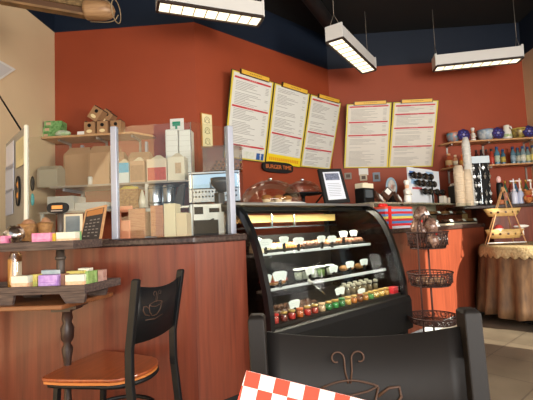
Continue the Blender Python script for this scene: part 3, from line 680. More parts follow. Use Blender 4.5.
for k, (px, lb, zc) in enumerate(((463.5, 'purple-blue flower plate beside the turquoise bowl', 0), (498, 'purple-blue flower plate leaning in front of the white bowl', -.0), (529, 'purple-blue flower plate at the right end of the upper shelf', 0))):
    Y = 5.845; t = thing('flower_plate', lb, 'plate', (ony(px, 135, Y).x, Y, Z1), 0, 'purple flower plates on the upper shelf'); R_ = .086
    mb = MB(); vs = []
    M_ = Matrix.Rotation(radians(80), 4, 'X'); cc = Vector((0, 0, R_*1.02))
    for j in range(2):
        for i in range(48):
            a = 2*pi*i/48; rr = R_*(1+.05*cos(a*8)); vs.append(cc+M_.to_3x3() @ Vector((cos(a)*rr, sin(a)*rr, .012*(j))))
    mb.add(vs, [tuple(range(48)), tuple(range(48, 96))]+[(i, (i+1) % 48, 48+(i+1) % 48, 48+i) for i in range(48)]).build('plate_body', mat('violet_glaze', '#382a68', .3, col2='#1f1640', nscale=30), t)
    mb = MB()
    for i in range(6):
        a = i*pi/3; mb.cyl(cc+M_.to_3x3() @ Vector((cos(a)*R_*.5, sin(a)*R_*.5, .010)), cc+M_.to_3x3() @ Vector((cos(a)*R_*.5, sin(a)*R_*.5, .0145)), R_*.16, n=10)
    mb.build('petals', colm('#4a4f9c', .4), t)
    MB().cyl(cc+M_.to_3x3() @ Vector((0, 0, .01)), cc+M_.to_3x3() @ Vector((0, 0, .017)), R_*.2, n=14).build('flower_centre', colm('#a8a4c8', .4), t)
t = chef('chef_figurine', 'white chef figurine with red trim on the upper shelf behind the cup tower', (ony(473, 135, 5.92).x, 5.92, Z1), .20)
MB().lathe([(.031, .03), (.033, .045)], n=14).build('red_apron_band', colm('#b8463e'), t)
JG = 1.3
t = thing('ceramic_jug', 'white jug with green leaves and a big handle on the upper shelf', 'jug', (ony(507, 135, 5.93).x, 5.93, Z1), .3)
MB().lathe([(.045, 0), (.052, .03), (.048, .09), (.03, .13), (.034, .16), (.03, .17)], n=18).build('body', colm('#e6e4da', .3), t)
MB().lathe([(.0525, .03), (.051, .06)], n=18).build('leaf_band', mat('leaf_green', '#8fae5c', .4, col2='#d8dcc4', nscale=40), t)
t.scale = (1.25, 1.25, 1.25)
MB().tube([(.03, -.0, .155), (.06, 0, .16), (.075, 0, .12), (.06, 0, .07), (.045, 0, .06)], .009, 8).build('handle', colm('#e6e4da', .3), t)
bl = [(449, '#9a4a2c', '#d8a878', 'brown sauce bottle at the left end of the lower shelf', .045, .17), (455.5, '#c98f68', '#e6d3b4', 'tan sauce bottle second from left on the lower shelf', .032, .15), (462.5, '#c4582c', '#dd7b3f', 'orange sauce bottle left of the cup tower on the lower shelf', .04, .15),
      (477, '#4a2622', '#2c1d1c', 'dark bottle leftmost behind the keyring rack', .028, .2), (482, '#3a2a2c', '#1e1a20', 'dark bottle second behind the keyring rack', .028, .2), (487, '#5c2f26', '#2a1d1e', 'dark red bottle right behind the header card', .028, .2),
      (492, '#a63c2a', '#20242c', 'red-labelled dark bottle left of the blue-capped pair', .03, .2),
      (497.5, '#4f7f96', '#20508c', 'tall blue-capped bottle of the left pair on the lower shelf', .035, .225), (503.5, '#3f6880', '#23487a', 'shorter blue-capped bottle of the left pair on the lower shelf', .03, .19),
      (513.5, '#55788a', '#2a3c66', 'blue bottle leftmost of the right-hand group', .032, .215), (518.5, '#4f6a70', '#26406c', 'blue bottle second of the right-hand group', .03, .2), (523.5, '#7c9298', '#2d4a76', 'pale blue bottle in the middle of the right-hand group', .034, .215),
      (528.5, '#6f8688', '#24406e', 'blue bottle fourth of the right-hand group', .03, .205), (533.5, '#8f8a70', '#26406a', 'yellowish blue-capped bottle at the right edge', .034, .22)]
for i, (px, hb, hc_, lb, r, h) in enumerate(bl):
    bottle('sauce_bottle', lb, (ony(px, 162, 5.93).x, 5.93, Z2), r*1.05, h*1.18, colm(hb, .25), colm(hc_, .4), None, 'bottles on the lower shelf', lab=colm(['#c9a878', '#e0d8c0', '#d8a050', '#c8b070', '#b8c0c0', '#b89a60', '#c84a3a', '#b8c8b0', '#c0a850', '#90a8b8', '#b0b0a0', '#d8d8c8', '#c8c890', '#d0c070'][i]), neck=.42)

# ================================================================== MENU BOARDS
def menu(label, TL, TR, BL, BR, bars, plaque, yel=(1, 1, 1), lines=None, tint='#dcdcd6', extras=None, leftband=.035):
    TL, TR, BL, BR = map(Vector, (TL, TR, BL, BR))
    L = lambda u, v: TL*(1-u)*(1-v)+TR*u*(1-v)+BR*u*v+BL*(1-u)*v       # v runs down
    nn = (BR-BL).cross(TL-BL).normalized()
    t = thing('menu_board', label, 'menu board', (BL+BR)/2, 0, 'tall menu boards on the red walls')
    def sl(u0, u1, v0, v1, off, th): 
        o = nn*off; return MB().slab(L(u0, v1)+o, L(u1, v1)+o, L(u1, v0)+o, L(u0, v0)+o, th)
    sl(-.012, 1.012, -.008, 1.008, -.002, .016).build('backing', mat('board_edge', '#3a3418', .6), t, world=True)
    sl(0, 1, 0, 1, .002, .004).build('yellow_border', YEL, t, world=True)
    sl(leftband, .965, .014, .985, .004, .002).build('sheet', mat('sheet'+tint.strip('#'), tint, .45), t, world=True)
    mb = MB()
    def add(u0, u1, v0, v1, off, th):
        o = nn*off; mb.slab(L(u0, v1)+o, L(u1, v1)+o, L(u1, v0)+o, L(u0, v0)+o, th)
    for v in bars:
        mb = MB(); add(leftband+.025, .935, v, v+.021, .006, .002); rh = mb.build('red_heading', MRED, t, world=True)
        mb = MB()
        for u in (.40, .45, .50, .55): add(u, u+.035, v+.006, v+.015, .0075, .001)
        mb.build('heading_letters', mat('heading_pale', '#d98c8c', .6), rh, world=True)
    mb = MB(); vv = .05
    while vv < .965:
        if all(not (b-.014 < vv < b+.022) for b in bars) and not (extras and any(a < vv < b for a, b in extras)):
            if random.random() < .85:
                l1 = random.uniform(.25, .62); add(.10, .10+l1, vv, vv+.0045, .005, .0008)
                if random.random() < .6: add(.82, .90, vv, vv+.0045, .005, .0008)
        vv += .0185
    mb.build('printed_lines', MTX, t, world=True)
    u0, u1 = plaque
    p = sl(u0, u1, -.035, .022, .03, .028).build('title_plaque', mat('plaque_edge', '#4a2c14', .5), t, world=True)
    q_ = MB(); o = nn*.032
    q_.slab(L(u0+.015, .017)+o, L(u1-.015, .017)+o, L(u1-.015, -.030)+o, L(u0+.015, -.030)+o, .002); q_.build('plaque_face', GOLD, p, world=True)
    q_ = MB(); o = nn*.034
    for k in range(7):
        uu = u0+(u1-u0)*(.3+.06*k); q_.slab(L(uu, -.001)+o, L(uu+.022, -.001)+o, L(uu+.022, -.012)+o, L(uu, -.012)+o, .001)
    q_.build('plaque_letters', mat('plaque_ink', '#9a6f24', .6), p, world=True)
    return t, L, nn
QB, QT = 3.805, 3.64
def on_diag(tl, tr, bl_, br_): return onq(*tl, QT), onq(*tr, QT), onq(*bl_, QB), onq(*br_, QB)
m1, L1, n1 = menu('first menu board from the left, with a blue social-media square at its foot', *on_diag((232.5, 69.5), (273.5, 82.5), (224, 157), (264.5, 162)), [.055, .385, .83], (.16, .86), extras=[(.88, 1)])
m2, L2, n2 = menu('second menu board with a wide yellow strip along its bottom', *on_diag((275, 83), (309.5, 94), (266, 162), (299.5, 167)), [.61], (.17, .9), extras=[(.86, 1)])
m3, L3, n3 = menu('third menu board, right of the yellow-footed one on the diagonal wall', *on_diag((311, 94.5), (341, 103), (300.5, 166.5), (330, 169.5)), [.045, .50, .73], (.2, .9))
def on_rear(tl, tr, bl_, br_): return ony(*tl, YR-.2), ony(*tr, YR-.2), ony(*bl_, YR-.02), ony(*br_, YR-.02)
m4, L4, n4 = menu('left of the two menu boards on the straight rear wall', *on_rear((347, 104.5), (391.5, 102.5), (344, 168), (388, 167.5)), [.035, .275, .48], (.15, .88), tint='#d0c9bd')
m5, L5, n5 = menu('rightmost menu board on the straight rear wall', *on_rear((393.5, 102.5), (438.5, 100.5), (388.5, 167.5), (432.5, 166.5)), [.045, .175, .385, .67], (.16, .86), tint='#d0c9bd')
# emblem square and footer strip
def patch(L_, nn, u0, u1, v0, v1, off, name, m, par):
    o = nn*off; return MB().slab(L_(u0, v1)+o, L_(u1, v1)+o, L_(u1, v0)+o, L_(u0, v0)+o, .001).build(name, m, par, world=True)
sqr = patch(L1, n1, .76, .95, .905, .985, .007, 'blue_emblem', colm('#23559c'), m1)
uu = (L1(1, .95)-L1(0, .95)).normalized(); vv_ = n1.cross(uu)
M_ = Matrix((( uu.x, vv_.x, n1.x, 0), (uu.y, vv_.y, n1.y, 0), (uu.z, vv_.z, n1.z, 0), (0, 0, 0, 1))); pc_ = L1(.865, .945)+n1*.009
text_mesh('f', .13, Matrix.Translation(pc_) @ M_, 'emblem_letter', PAP, m1)
patch(L1, n1, .45, .70, .90, .975, .007, 'pale_seal', mat('seal_print', '#c4cbb8', .7, col2='#e2e2d8', nscale=30), m1)
patch(L2, n2, .0, 1, .885, 1, .007, 'yellow_strip', colm('#f0cf1c'), m2)
mb = MB(); o = n2*.009
for k in range(16):
    u = .06+k*.055; mb.slab(L2(u, .965)+o, L2(u+.038, .965)+o, L2(u+.038, .925)+o, L2(u, .925)+o, .001)
mb.build('strip_letters', colm('#e09a1c'), m2, world=True)
# paper under board four
p = ony(363.5, 171.5, YR-.01)
solo(MB().box(-.07, .07, 0, .004, -.055, .055), 'taped_note', PAP, 'small white note taped below the left rear menu board', 'paper', p)
# oval burger sign
p = onq(278, 167.5, 3.79)
t = thing('lettered_sign', 'black oblong sign with orange lettering under the yellow-footed menu board', 'sign', p, A45)
ln = .27
poly = []
for k in range(24):
    a = 2*pi*k/24; poly.append((ln*math.copysign(abs(cos(a))**.5, cos(a)), .07*math.copysign(abs(sin(a))**.6, sin(a))))
MB().yprism(poly, -.015, .02).build('panel', MATB, t)
M_ = MW[t.name] @ Matrix.Translation((0, -.017, 0)) @ Matrix.Rotation(radians(90), 4, 'X')
text_mesh('BURGER TIME', .075, M_, 'lettering', colm('#e07a35'), t)

# narrow picture strip on the wall
t = thing('picture_strip', 'narrow gold-edged picture of three drawings on the diagonal wall', 'picture', onq(206.5, 131, 3.815), A45)
p0, p1 = onq(201, 113, 3.815), onq(213, 149, 3.815); hw = (sq(p1)[0]-sq(p0)[0])/2; hh = (p0.z-p1.z)/2
MB().box(-hw, hw, -.015, .008, -hh, hh).build('frame', mat('strip_gold', '#c07f35', .5), t)
MB().box(-hw+.010, hw-.008, -.018, -.014, -hh+.01, hh-.01).build('sheet', mat('old_cream', '#e8dcae', .7), t)
mb = MB()
for k in range(3):
    zc = (k-1)*hh*.62; mb.tube([(cos(a*.5)*hw*.45, -.019, zc+sin(a*.5)*hh*.18) for a in range(13)], .003, 5); mb.tube([(-hw*.5, -.019, zc-.03), (0, -.019, zc+.02), (hw*.5, -.019, zc-.035)], .003, 5)
mb.build('drawing', mat('olive_ink', '#7f7a52', .8), t)

# ================================================================== HANGING LIGHTS
def pendant(label, a, b, width, anchors):
    a = Vector(a); b = Vector(b); Lh = (b-a).length/2; c = (a+b)/2; rz = math.atan2(b.y-a.y, b.x-a.x)
    t = thing('hanging_light', label, 'hanging light', c, rz, 'rectangular hanging lights')
    h = .15
    hs = MB().box(-Lh, Lh, -width/2, -width/2+.02, .015, h).box(-Lh, Lh, width/2-.02, width/2, .015, h).box(-Lh, Lh, -width/2, width/2, h, h+.01)
    hs.build('housing', mat('fixture_white', '#d8d6d2', .4), t, bevel=.003)
    for sx in (-1, 1): MB().box(sx*Lh-.012, sx*Lh+.012, -width/2-.004, width/2+.004, .01, h+.03).build('end_cap', mat('fixture_white', '#d8d6d2', .4), t, bevel=.003)
    fr_ = MB()
    fr_.box(-Lh, Lh, -width/2-.006, -width/2+.014, -.008, .018).box(-Lh, Lh, width/2-.014, width/2+.006, -.008, .018).box(-Lh-.01, -Lh+.012, -width/2, width/2, -.008, .018).box(Lh-.012, Lh+.01, -width/2, width/2, -.008, .018)
    fr_.build('lower_trim', mat('trim_dark', '#33251e', .5), t)
    d = MB().box(-Lh+.012, Lh-.012, -width/2+.014, width/2-.014, .004, .012).build('diffuser', mat('lit_diffuser', '#fff3d4', .5, emit=1.25), t)
    lou = MB()
    N = 9
    for k in range(1, N):
        x = -Lh+2*Lh*k/N; lou.box(x-.004, x+.004, -width/2+.014, width/2-.014, -.004, .004)
    lou.build('louver', mat('louver_cream', '#b8ad8c', .5), d)
    for sx in anchors:
        x = sx*Lh*.96
        MB().tube([(x, -width*.35, h+.01), (x, 0, h+.16), (x, width*.35, h+.01)], .004, 5).tube([(x, 0, h+.16), (x, 0, ZC-c.z-.001)], .0035, 5).build('suspension_wire', mat('wire_grey', '#8d857c', .5, .3), t)
    return t
ZP = 3.2
def P3(px, py): return onz(px, py, ZP)
pendant('hanging light at the upper left, in front of the red wall corner', (P3(153, 11)+P3(163, 2))/2, (P3(255, 26)+P3(266, 18))/2, .19, (-1, 1))
pendant('hanging light in the middle, pointing back toward the wall corner', (P3(326, 43)+P3(343, 37.5))/2, (P3(361, 75)+P3(377.5, 68.5))/2, .20, (-1, 1))
pendant('hanging light at the upper right, parallel to the rear wall', (P3(433, 72)+P3(437, 66))/2, (P3(516, 63)+P3(524.5, 57.5))/2, .19, (-1, 1))

# wooden paddle / boat-like carving hanging top left
t = thing('wooden_carving', 'long hanging wooden trough with a rounded woven end at the top left', 'hanging ornament', (-1.8, 2.7, 3.0))
A_ = ony(-6, -9, 2.6); B_ = ony(84, 7, 2.8)
ax = (B_-A_).normalized(); side = Vector((0, 1, 0)); up = ax.cross(side)*-1
mb = MB()
def bar(y0, y1, z0, z1, mb): 
    P = lambda p, y, z: p + side*y + Vector((0, 0, 1))*z
    mb.add([P(A_, y0, z0), P(B_, y0, z0), P(B_, y1, z0), P(A_, y1, z0), P(A_, y0, z1), P(B_, y0, z1), P(B_, y1, z1), P(A_, y1, z1)], [(0,3,2,1),(4,5,6,7),(0,1,5,4),(1,2,6,5),(2,3,7,6),(3,0,4,7)])
bar(.0, .07, -.062, -.045, mb); mb.build('bottom_board', mat('aged_board', '#8d6a42', .6, col2='#5c4227', nscale=8), t, world=True)
mb = MB(); bar(.01, .07, -.045, .0, mb); mb.build('lower_rail', mat('rail_brown', '#4f3218', .6), t, world=True)
mb = MB(); bar(-.005, .09, .0, .12, mb); mb.build('burlap_wrap', mat('burlap', '#7d643f', .9, col2='#4e3b22', nscale=50, bump=.6), t, world=True)
cc = ony(99, 8, 2.85); ex = (ony(114, 11, 2.85)-cc)
mb = MB(); N = 10
rings = []
for k in range(N+1):
    u = k/N; p = B_+Vector((0, .04, .0))+(cc+ex*1.1-B_-Vector((0, .04, 0)))*u; rr = .072*sqrt(max(0, 1-max(0, (u-.45)/.55)**2.2))+.001; rings.append((p, rr))
mb.tube([p for p, r in rings], [r for p, r in rings], 16).build('rounded_end', mat('pale_gourd', '#a88560', .45, col2='#84603e', nscale=6, stretch=(1, 8, 8)), t, world=True)
mb = MB()
for off in (.05, -.05): mb.tube([p+Vector((0, off, -r*.9 if off > 0 else r*.9)) for p, r in rings], .0035, 6)
mb.tube([cc+ex*1.15+Vector((0, cos(a)*.08, sin(a)*.085)) for a in [2*pi*i/20 for i in range(20)]], .004, 6, True)
mb.build('wire_hoop', mat('tan_wire', '#8f7a5c', .5), t, world=True)
MB().tube([A_+ax*.5+Vector((0, .1, .12)), A_+ax*.5+Vector((0, .1, ZC-A_.z-.12))], .004, 5).tube([B_-ax*.1+Vector((0, .1, .12)), B_-ax*.1+Vector((0, .1, ZC-B_.z))], .004, 5).build('hanging_wire', mat('tan_wire'), t, world=True)

# vent and wire at left
p = onx(14, 69.5, XL)
t = thing('wall_plaque', 'white diamond-shaped framed plaque high on the beige wall', 'plaque', (XL, 3.4, 2.68))
K = [onx(*k_, XL+.004) for k_ in ((14, 69.5), (-8, 57), (-30, 70), (-8, 84))]
kc = sum(K, Vector())/4
ins = lambda f_, dx: [kc+(k_-kc)*f_+Vector((dx, 0, 0)) for k_ in K]
def plate(pts, d): return MB().add(pts+[p_+Vector((d, 0, 0)) for p_ in pts], [(0,1,2,3),(7,6,5,4),(0,4,5,1),(1,5,6,2),(2,6,7,3),(3,7,4,0)])
plate(ins(1, 0), .02).build('frame', WPL, t, world=True)
plate(ins(.8, .02), .003).build('inner_panel', mat('vent_grey', '#c9c7c3', .4), t, world=True)

# ================================================================== NOTICE PANEL AT THE LEFT END OF THE GUARD
nb = thing('notice_panel', 'grey panel with taped papers beside the cream post at far left', 'notice board', (pA[0], pA[1], ZL))
e_ = Vector((-.72, .69, 0)).normalized(); n_ = Vector((-e_.y, e_.x, 0)); n_ = -n_ if n_.y > 0 else n_
A0 = Vector((pA[0]-.02, pA[1]+.02, 0))
def np_(u, z, o=0): return A0 + e_*u + n_*o + Vector((0, 0, z))
MB().slab(np_(0, ZL), np_(.62, ZL), np_(.62, 1.83), np_(0, 1.83), -.01).build('panel', mat('panel_grey', '#98938a', .5), nb, world=True)
def npx(px, py):
    d = ray(px, py); n = n_; t_ = (A0+n*.01-Vector((0, 0, EYE))).dot(n)/d.dot(n); w_ = Vector((0, 0, EYE))+d*t_; return (w_-A0).dot(e_), w_.z
for k, (x0, y0, x1, y1, hx, lb) in enumerate(((15.5, 142, 23, 164, '#d8cca0', 'yellowish'), (5.5, 147, 13, 167, '#d5d4dc', 'white'), (5, 168, 13, 190, '#c5cad8', 'pale blue'), (5, 191, 12, 214, '#b8bccc', 'lilac grey'))):
    u1, z1 = npx(x0, y0); u0_, z0 = npx(x1, y1)
    MB().slab(np_(u0_, z0, .004), np_(u1, z0, .004), np_(u1, z1, .004), np_(u0_, z1, .004), .003).build('taped_paper', colm(hx, .8), nb, world=True)['label'] = lb + ' sheet'
    mb = MB()
    for j in range(7):
        z = z1-(z1-z0)*(.15+j*.1); mb.slab(np_(u0_+.01, z, .006), np_(u1-.015, z, .006), np_(u1-.015, z+.006, .006), np_(u0_+.01, z+.006, .006), .001)
    mb.build('printed_lines', colm('#a09a98'), nb, world=True)
# oval badge with orange figures
mb = MB(); cu_, cz_ = npx(17.5, 191); pts = [np_(cu_+.05*cos(a), cz_+.095*sin(a)*1.0, .008) for a in [2*pi*i/28 for i in range(28)]]
mb.tube(pts, .006, 6, True).build('oval_rim', MATB, nb, world=True)
MB().add([np_(cu_+.046*cos(a), cz_+.09*sin(a), o) for o in (.004, .008) for a in [2*pi*i/28 for i in range(28)]], [tuple(range(28)), tuple(range(28, 56))]+[(i, (i+1) % 28, 28+(i+1) % 28, 28+i) for i in range(28)]).build('oval_face', mat('oval_grey', '#75675c', .5, col2='#3b322e', nscale=14), nb, world=True)
mb = MB()
for dz in (.04, -.03): mb.ell(np_(cu_, cz_+dz, .008), .008, .008, .022, 10, .1)
mb.build('orange_detail', colm('#d08a3a'), nb, world=True)
b2 = np_(.18, 1.83, -.02)
solo(MB().tube([tuple(b2), tuple(onx(-8, 84, b2.x-.55))], .006, 6), 'black_cable', BP, 'thin black cable slanting up from the notice panel at far left', 'cable')
# pen holder hanging right of post
t = thing('hanging_scissors', 'teal-handled scissors hanging beside the cream post', 'scissors', ony(32.5, 190, 2.40))
MB().ell((0, 0, .04), .014, .008, .05, 10).build('dark_grip', BP, t); MB().ell((0, 0, -.06), .012, .008, .04, 10).build('teal_grip', colm('#2a8a90'), t)

# ================================================================== BACK PREP AREA (LEFT)
t = thing('prep_counter', 'steel back counter under the shelves behind the sneeze guard', 'counter', (0, 0, 0))
MB().box(XL+.01, -.75, 3.80, YB-.01, .05, .88).build('cabinet', mat('cabinet_dark', '#5a3028', .5), t)
MB().box(XL+.01, -.73, 3.77, YB-.01, .88, .92).build('worktop', STL, t)
rk = thing('steel_rack', 'steel rack standing on the prep counter behind the glass', 'rack', (0, 0, 0))
ZK = 1.37; RX0, RX1 = -2.5, -.50
MB().box(RX0, RX1, 3.82, 4.18, ZK-.02, ZK).build('shelf', STL, rk)
for x in (RX0+.02, -1.5, RX1-.26): MB().box(x-.012, x+.012, 3.83, 3.855, .92, ZK-.02).build('leg', WPL, rk)
for x in (-2.45, -.85): MB().box(x-.012, x+.012, 4.14, 4.165, .92, ZK-.02).build('leg', WPL, rk)
ZU = 1.64
lw = thing('wire_wall_shelf', 'lower grey wall shelf carrying kraft bags and treat boxes', 'shelf', (0, 0, 0))
MB().box(-2.47, -.97, 3.95, 4.38, ZU-.02, ZU).build('board', mat('shelf_grey', '#a39a92', .35, .4), lw)
for x in (-2.35, -1.6): MB().box(x-.012, x+.012, 4.36, YB-.001, 1.5, 2.15).box(x-.01, x+.01, 4.0, 4.36, ZU-.05, ZU-.02).build('bracket', ALU, lw)
x147 = ony(147, 190, 3.97).x
MB().box(x147-.014, x147+.014, 3.955, 3.985, ZK, ZU-.02).build('upright', WPL, lw)
def pxbox(x0, y0, x1, y1, Y): 
    a = ony(x0, (y0+y1)/2, Y); b = ony(x1, (y0+y1)/2, Y); return (a.x+b.x)/2, b.x-a.x, ony((x0+x1)/2, y0, Y).z, ony((x0+x1)/2, y1, Y).z
# top shelf
x0, x1 = max(ony(42, 138, 4.12).x, XL+.01), ony(147, 130, 4.12).x; ZW = 2.205
wall_shelf('wall_shelf', 'wooden wall shelf with lunch boxes on the left red wall', x0, x1, 4.10, YB-.002, ZW, [ony(66, 140, 4.3).x, ony(103, 140, 4.3).x, ony(137, 140, 4.3).x], 2, drop=.5)
# green cartons
for k in range(3):
    cx_, w_, _, _ = pxbox(45+k*.3, 120, 63-k*.5, 125, 4.2); zz = ZW+k*.062
    t = thing('tea_carton', ['green printed carton at the bottom of the stack on the left shelf', 'green printed carton in the middle of the stack', 'green printed carton on top of the stack'][k], 'carton', (cx_+.01*(k-1), 4.22, zz), .1*(k-1), 'green cartons')
    MB().box(-w_/2, w_/2, -.06, .06, 0, .06).build('carton', mat('carton_green', '#3f7d35', .6, col2='#8fb878', nscale=30), t)
    MB().box(-w_/2+.02, -w_/2+.07, -.062, -.06, .015, .045).build('print', colm('#c9a88a'), t)
cx_, w_, zt_, _ = pxbox(53, 130, 69, 137, 4.17)
solo(MB().ell((0, 0, .035), .09, .04, .035, 12, .15), 'greenery_bag', mat('bag_green', '#8fb070', .6, col2='#d5dccb', nscale=20), 'pale green plastic bag slumped before the green cartons', 'bag', (cx_+.03, 4.15, ZW))
cx_, w_, _, _ = pxbox(78.5, 132, 85.5, 136, 4.17)
solo(MB().box(-w_/2, w_/2, -.03, .03, 0, .045), 'small_carton', PAP, 'tiny white carton between green cartons and lunch boxes', 'box', (cx_, 4.17, ZW), bevel=.003)
def lunch(px, py_off, label, tilt=0, dz=0, Y=4.2, s=1):
    cx_, w_, _, _ = pxbox(px-5.2, 121, px+5.2, 135, Y); w_ = w_*s
    t = thing('lunch_box', label, 'box', (cx_, Y, ZW+dz), 0, 'brown lunch boxes on the left shelf')
    M_ = Matrix.Rotation(tilt, 4, 'Y'); h = .145*s; c0 = Vector((0, 0, h/2 if not tilt else h*.6))
    MB().obox(c0, w_, .12, h, M_).build('box', KR2, t, bevel=.003)
    f = lambda x, y, z: c0 + M_.to_3x3() @ Vector((x, y, z))
    MB().cyl(f(0, -.063, h*.22), f(0, -.06, h*.22), w_*.17, n=16).build('round_window', BP, t)
    MB().add([f(cos(a)*w_*.27, y, -h*.22+sin(a)*h*.13) for y in (-.063, -.0605) for a in [2*pi*i/20 for i in range(20)]], [tuple(range(20)), tuple(range(20, 40))]+[(i, (i+1) % 20, 20+(i+1) % 20, 20+i) for i in range(20)]).build('oval_label', colm('#e6d2a0', .7), t)
    mb = MB(); 
    for sg_ in (-1, 1): mb.obox(f(sg_*w_*.36, 0, h*.53), w_*.18, .11, .012, M_)
    mb.build('lid_flap', mat('flap_brown', '#4a3222', .8), t)
lunch(92, 0, 'lunch box standing leftmost in the bottom row'); lunch(104.7, 0, 'lunch box standing in the middle of the bottom row'); lunch(118, 0, 'lunch box standing right in the bottom row, behind the metal post')
lunch(97.7, 0, 'lunch box tilted on top of the others', tilt=.6, dz=.145); lunch(107.5, 0, 'lunch box lying behind the tilted top one', tilt=.72, dz=.14, Y=4.32)
# kraft bags
def kbag(x0, y0, x1, y1, Y, label, m=KR, top=.75, zb_=ZU, handle=False, grp='kraft paper bags'):
    cx_, w_, zt, _ = pxbox(x0, y0, x1, y1, Y); h = zt-zb_
    t = thing('paper_bag', label, 'paper bag', (cx_, Y, zb_), 0, grp); d = .08
    mb = MB().add([(-w_/2, -d, 0), (w_/2, -d, 0), (w_/2, d, 0), (-w_/2, d, 0), (-w_/2, -d, h*.8), (w_/2, -d, h*.8), (w_/2, d, h*.8), (-w_/2, d, h*.8), (-w_/2*top, -.012, h), (w_/2*top, -.012, h*.99), (w_/2*top, .012, h*.99), (-w_/2*top, .012, h)],
           [(0,3,2,1),(0,1,5,4),(1,2,6,5),(2,3,7,6),(3,0,4,7),(4,5,9,8),(5,6,10,9),(6,7,11,10),(7,4,8,11),(8,9,10,11)])
    mb.build('bag', m, t, bevel=.003)
    MB().box(-w_/2-.001+.012, -w_/2+.016, -d-.001, -d, 0, h*.8).build('crease', mat('kraft_dark', '#8a6848', .9), t)
    if handle: MB().tube([(-w_*.2, 0, h), (-w_*.15, 0, h+.06), (w_*.15, 0, h+.06), (w_*.2, 0, h)], .005, 6).build('handle', KR2, t)
    return t
kbag(67.5, 147.5, 94, 180, 4.2, 'broad kraft bag on the left of the lower shelf')
kbag(92, 146, 112, 180, 4.12, 'tall kraft bag just left of the metal post', top=.85)
kbag(108, 152, 127, 180, 4.28, 'kraft bag half hidden behind the metal post', handle=True)
kbag(131, 152, 152, 180, 4.28, 'squat kraft bag behind the treat boxes', top=.9)
t = kbag(41.5, 166, 61.5, 182, 4.05, 'grey plastic tub at the left end of the lower shelf', m=mat('tub_grey', '#a89f8c', .5), top=1.0)
t['category'] = 'tub'; t['group'] = 'tubs'; t.name = 'plastic_tub'
cx_, w_, zt, _ = pxbox(89, 169, 94, 178, 4.05)
solo(MB().lathe([(.02, 0), (.024, .08), (.02, .09)], n=12), 'small_jar', WPL, 'tiny white jar between the two kraft bags', 'jar', (cx_, 4.02, ZU))
def tbox(x0, y0, x1, label, hx, Y=4.05, print_=None, top=True):
    cx_, w_, zt, _ = pxbox(x0, y0, x1, 182, Y); h = zt-ZU
    t = thing('treat_box', label, 'box', (cx_, Y, ZU), 0, 'treat boxes on the lower shelf')
    MB().box(-w_/2+.002, w_/2-.002, -.07, .07, 0, h).build('carton', colm(hx, .7), t)
    if print_: 
        for (u0, u1, v0, v1, ph) in print_: MB().box(-w_/2+u0*w_, -w_/2+u1*w_, -.0725, -.07, v0*h, v1*h).build('print', mat('print_'+ph.strip('#'), ph, .6, noise=.25, nscale=40), t)
    if top: MB().add([(-w_*.35, -.05, h), (w_*.4, -.05, h), (w_*.4, .05, h), (-w_*.35, .05, h), (-w_*.1, 0, h+.05), (w_*.1, 0, h+.05)], [(0,3,2,1),(0,1,5,4),(1,2,5),(2,3,4,5),(3,0,4)]).build('tissue_top', CRM, t)
tbox(118, 164, 131.5, 'sky-blue and white treat box right of the metal post', '#d5e2e4', print_=[(0, 1, .52, 1, '#4fb8e0')])
tbox(132.5, 162, 147, 'plain tan treat box right of the blue one', '#c09a78', print_=[(.06, .94, .1, .8, '#ae8866')])
tbox(149, 160, 169, 'treat box printed with a red cluster', '#dccab0', print_=[(.05, .95, .06, .62, '#cf5a4a')])
tbox(169.5, 158, 186.5, 'cream treat box under the white stacks', '#e6dcc2', print_=[(.45, .8, .3, .75, '#d4b48c')])
# white stacks
def fstack(x0, y0, x1, Y, label):
    cx_, w_, zt, _ = pxbox(x0, y0, x1, 180, Y); h = zt-ZU
    mb = MB().lathe([(w_*.5, 0), (w_*.53, h*.5), (w_*.5, h*.97), (w_*.42, h)], n=4, smooth=False)
    mb = MB().box(-w_/2, w_/2, -.07, .07, 0, h)
    t = thing('tray_stack', label, 'stack of foam trays', (cx_, Y, ZU), 0, 'white foam tray stacks'); mb.build('trays', mat('foam_white', '#e9e8df', .6), t, bevel=.012)
    mb = MB()
    for k in range(9): mb.box(-w_/2-.002, w_/2+.002, -.072, -.069, h*(.08+k*.1), h*(.08+k*.1)+.003)
    mb.build('tray_edge', mat('foam_edge', '#cfccc0', .7), t)
fstack(167.5, 130.5, 180, 4.22, 'tall white foam tray stack, left of two, under the green poster')
fstack(180.8, 131, 193, 4.20, 'tall white foam tray stack, right of two, under the green poster')
p0, p1 = ony(170, 119, YB-.01), ony(184, 133, YB-.01)
t = thing('small_poster', 'white poster with a green mark above the foam tray stacks', 'poster', ((p0.x+p1.x)/2, YB-.012, (p0.z+p1.z)/2)); hw = (p1.x-p0.x)/2; hh = (p0.z-p1.z)/2
MB().box(-hw, hw, 0, .01, -hh*1.3, hh).build('sheet', PAP, t)
MB().box(-hw*.65, hw*.5, -.003, 0, .0, hh*.6).box(-hw*.25, hw*.05, -.003, 0, -hh*.7, 0).build('green_mark', colm('#1f8f6a'), t)
# rack level things
def rbox(x0, y0, x1, label, name, cat, m, Y=3.95, zb_=ZK, d=.12, bev=.006, grp=None):
    cx_, w_, zt, _ = pxbox(x0, y0, x1, y0+10, Y); h = max(zt-zb_, .02)
    return solo(MB().box(-w_/2, w_/2, -d, d, 0, h), name, m, label, cat, (cx_, Y, zb_), 0, grp, bevel=bev), (cx_, w_, h)
rbox(54, 197, 80, 'white wrapped tray stack left on the steel rack', 'wrapped_tray', 'tray', mat('wrap_white', '#c9c9c4', .4), grp='wrapped trays')
rbox(81, 203, 111, 'flat pale grey lid box left of the metal post', 'storage_tray', 'tray', mat('lid_grey', '#b9c0c4', .3), grp='wrapped trays')
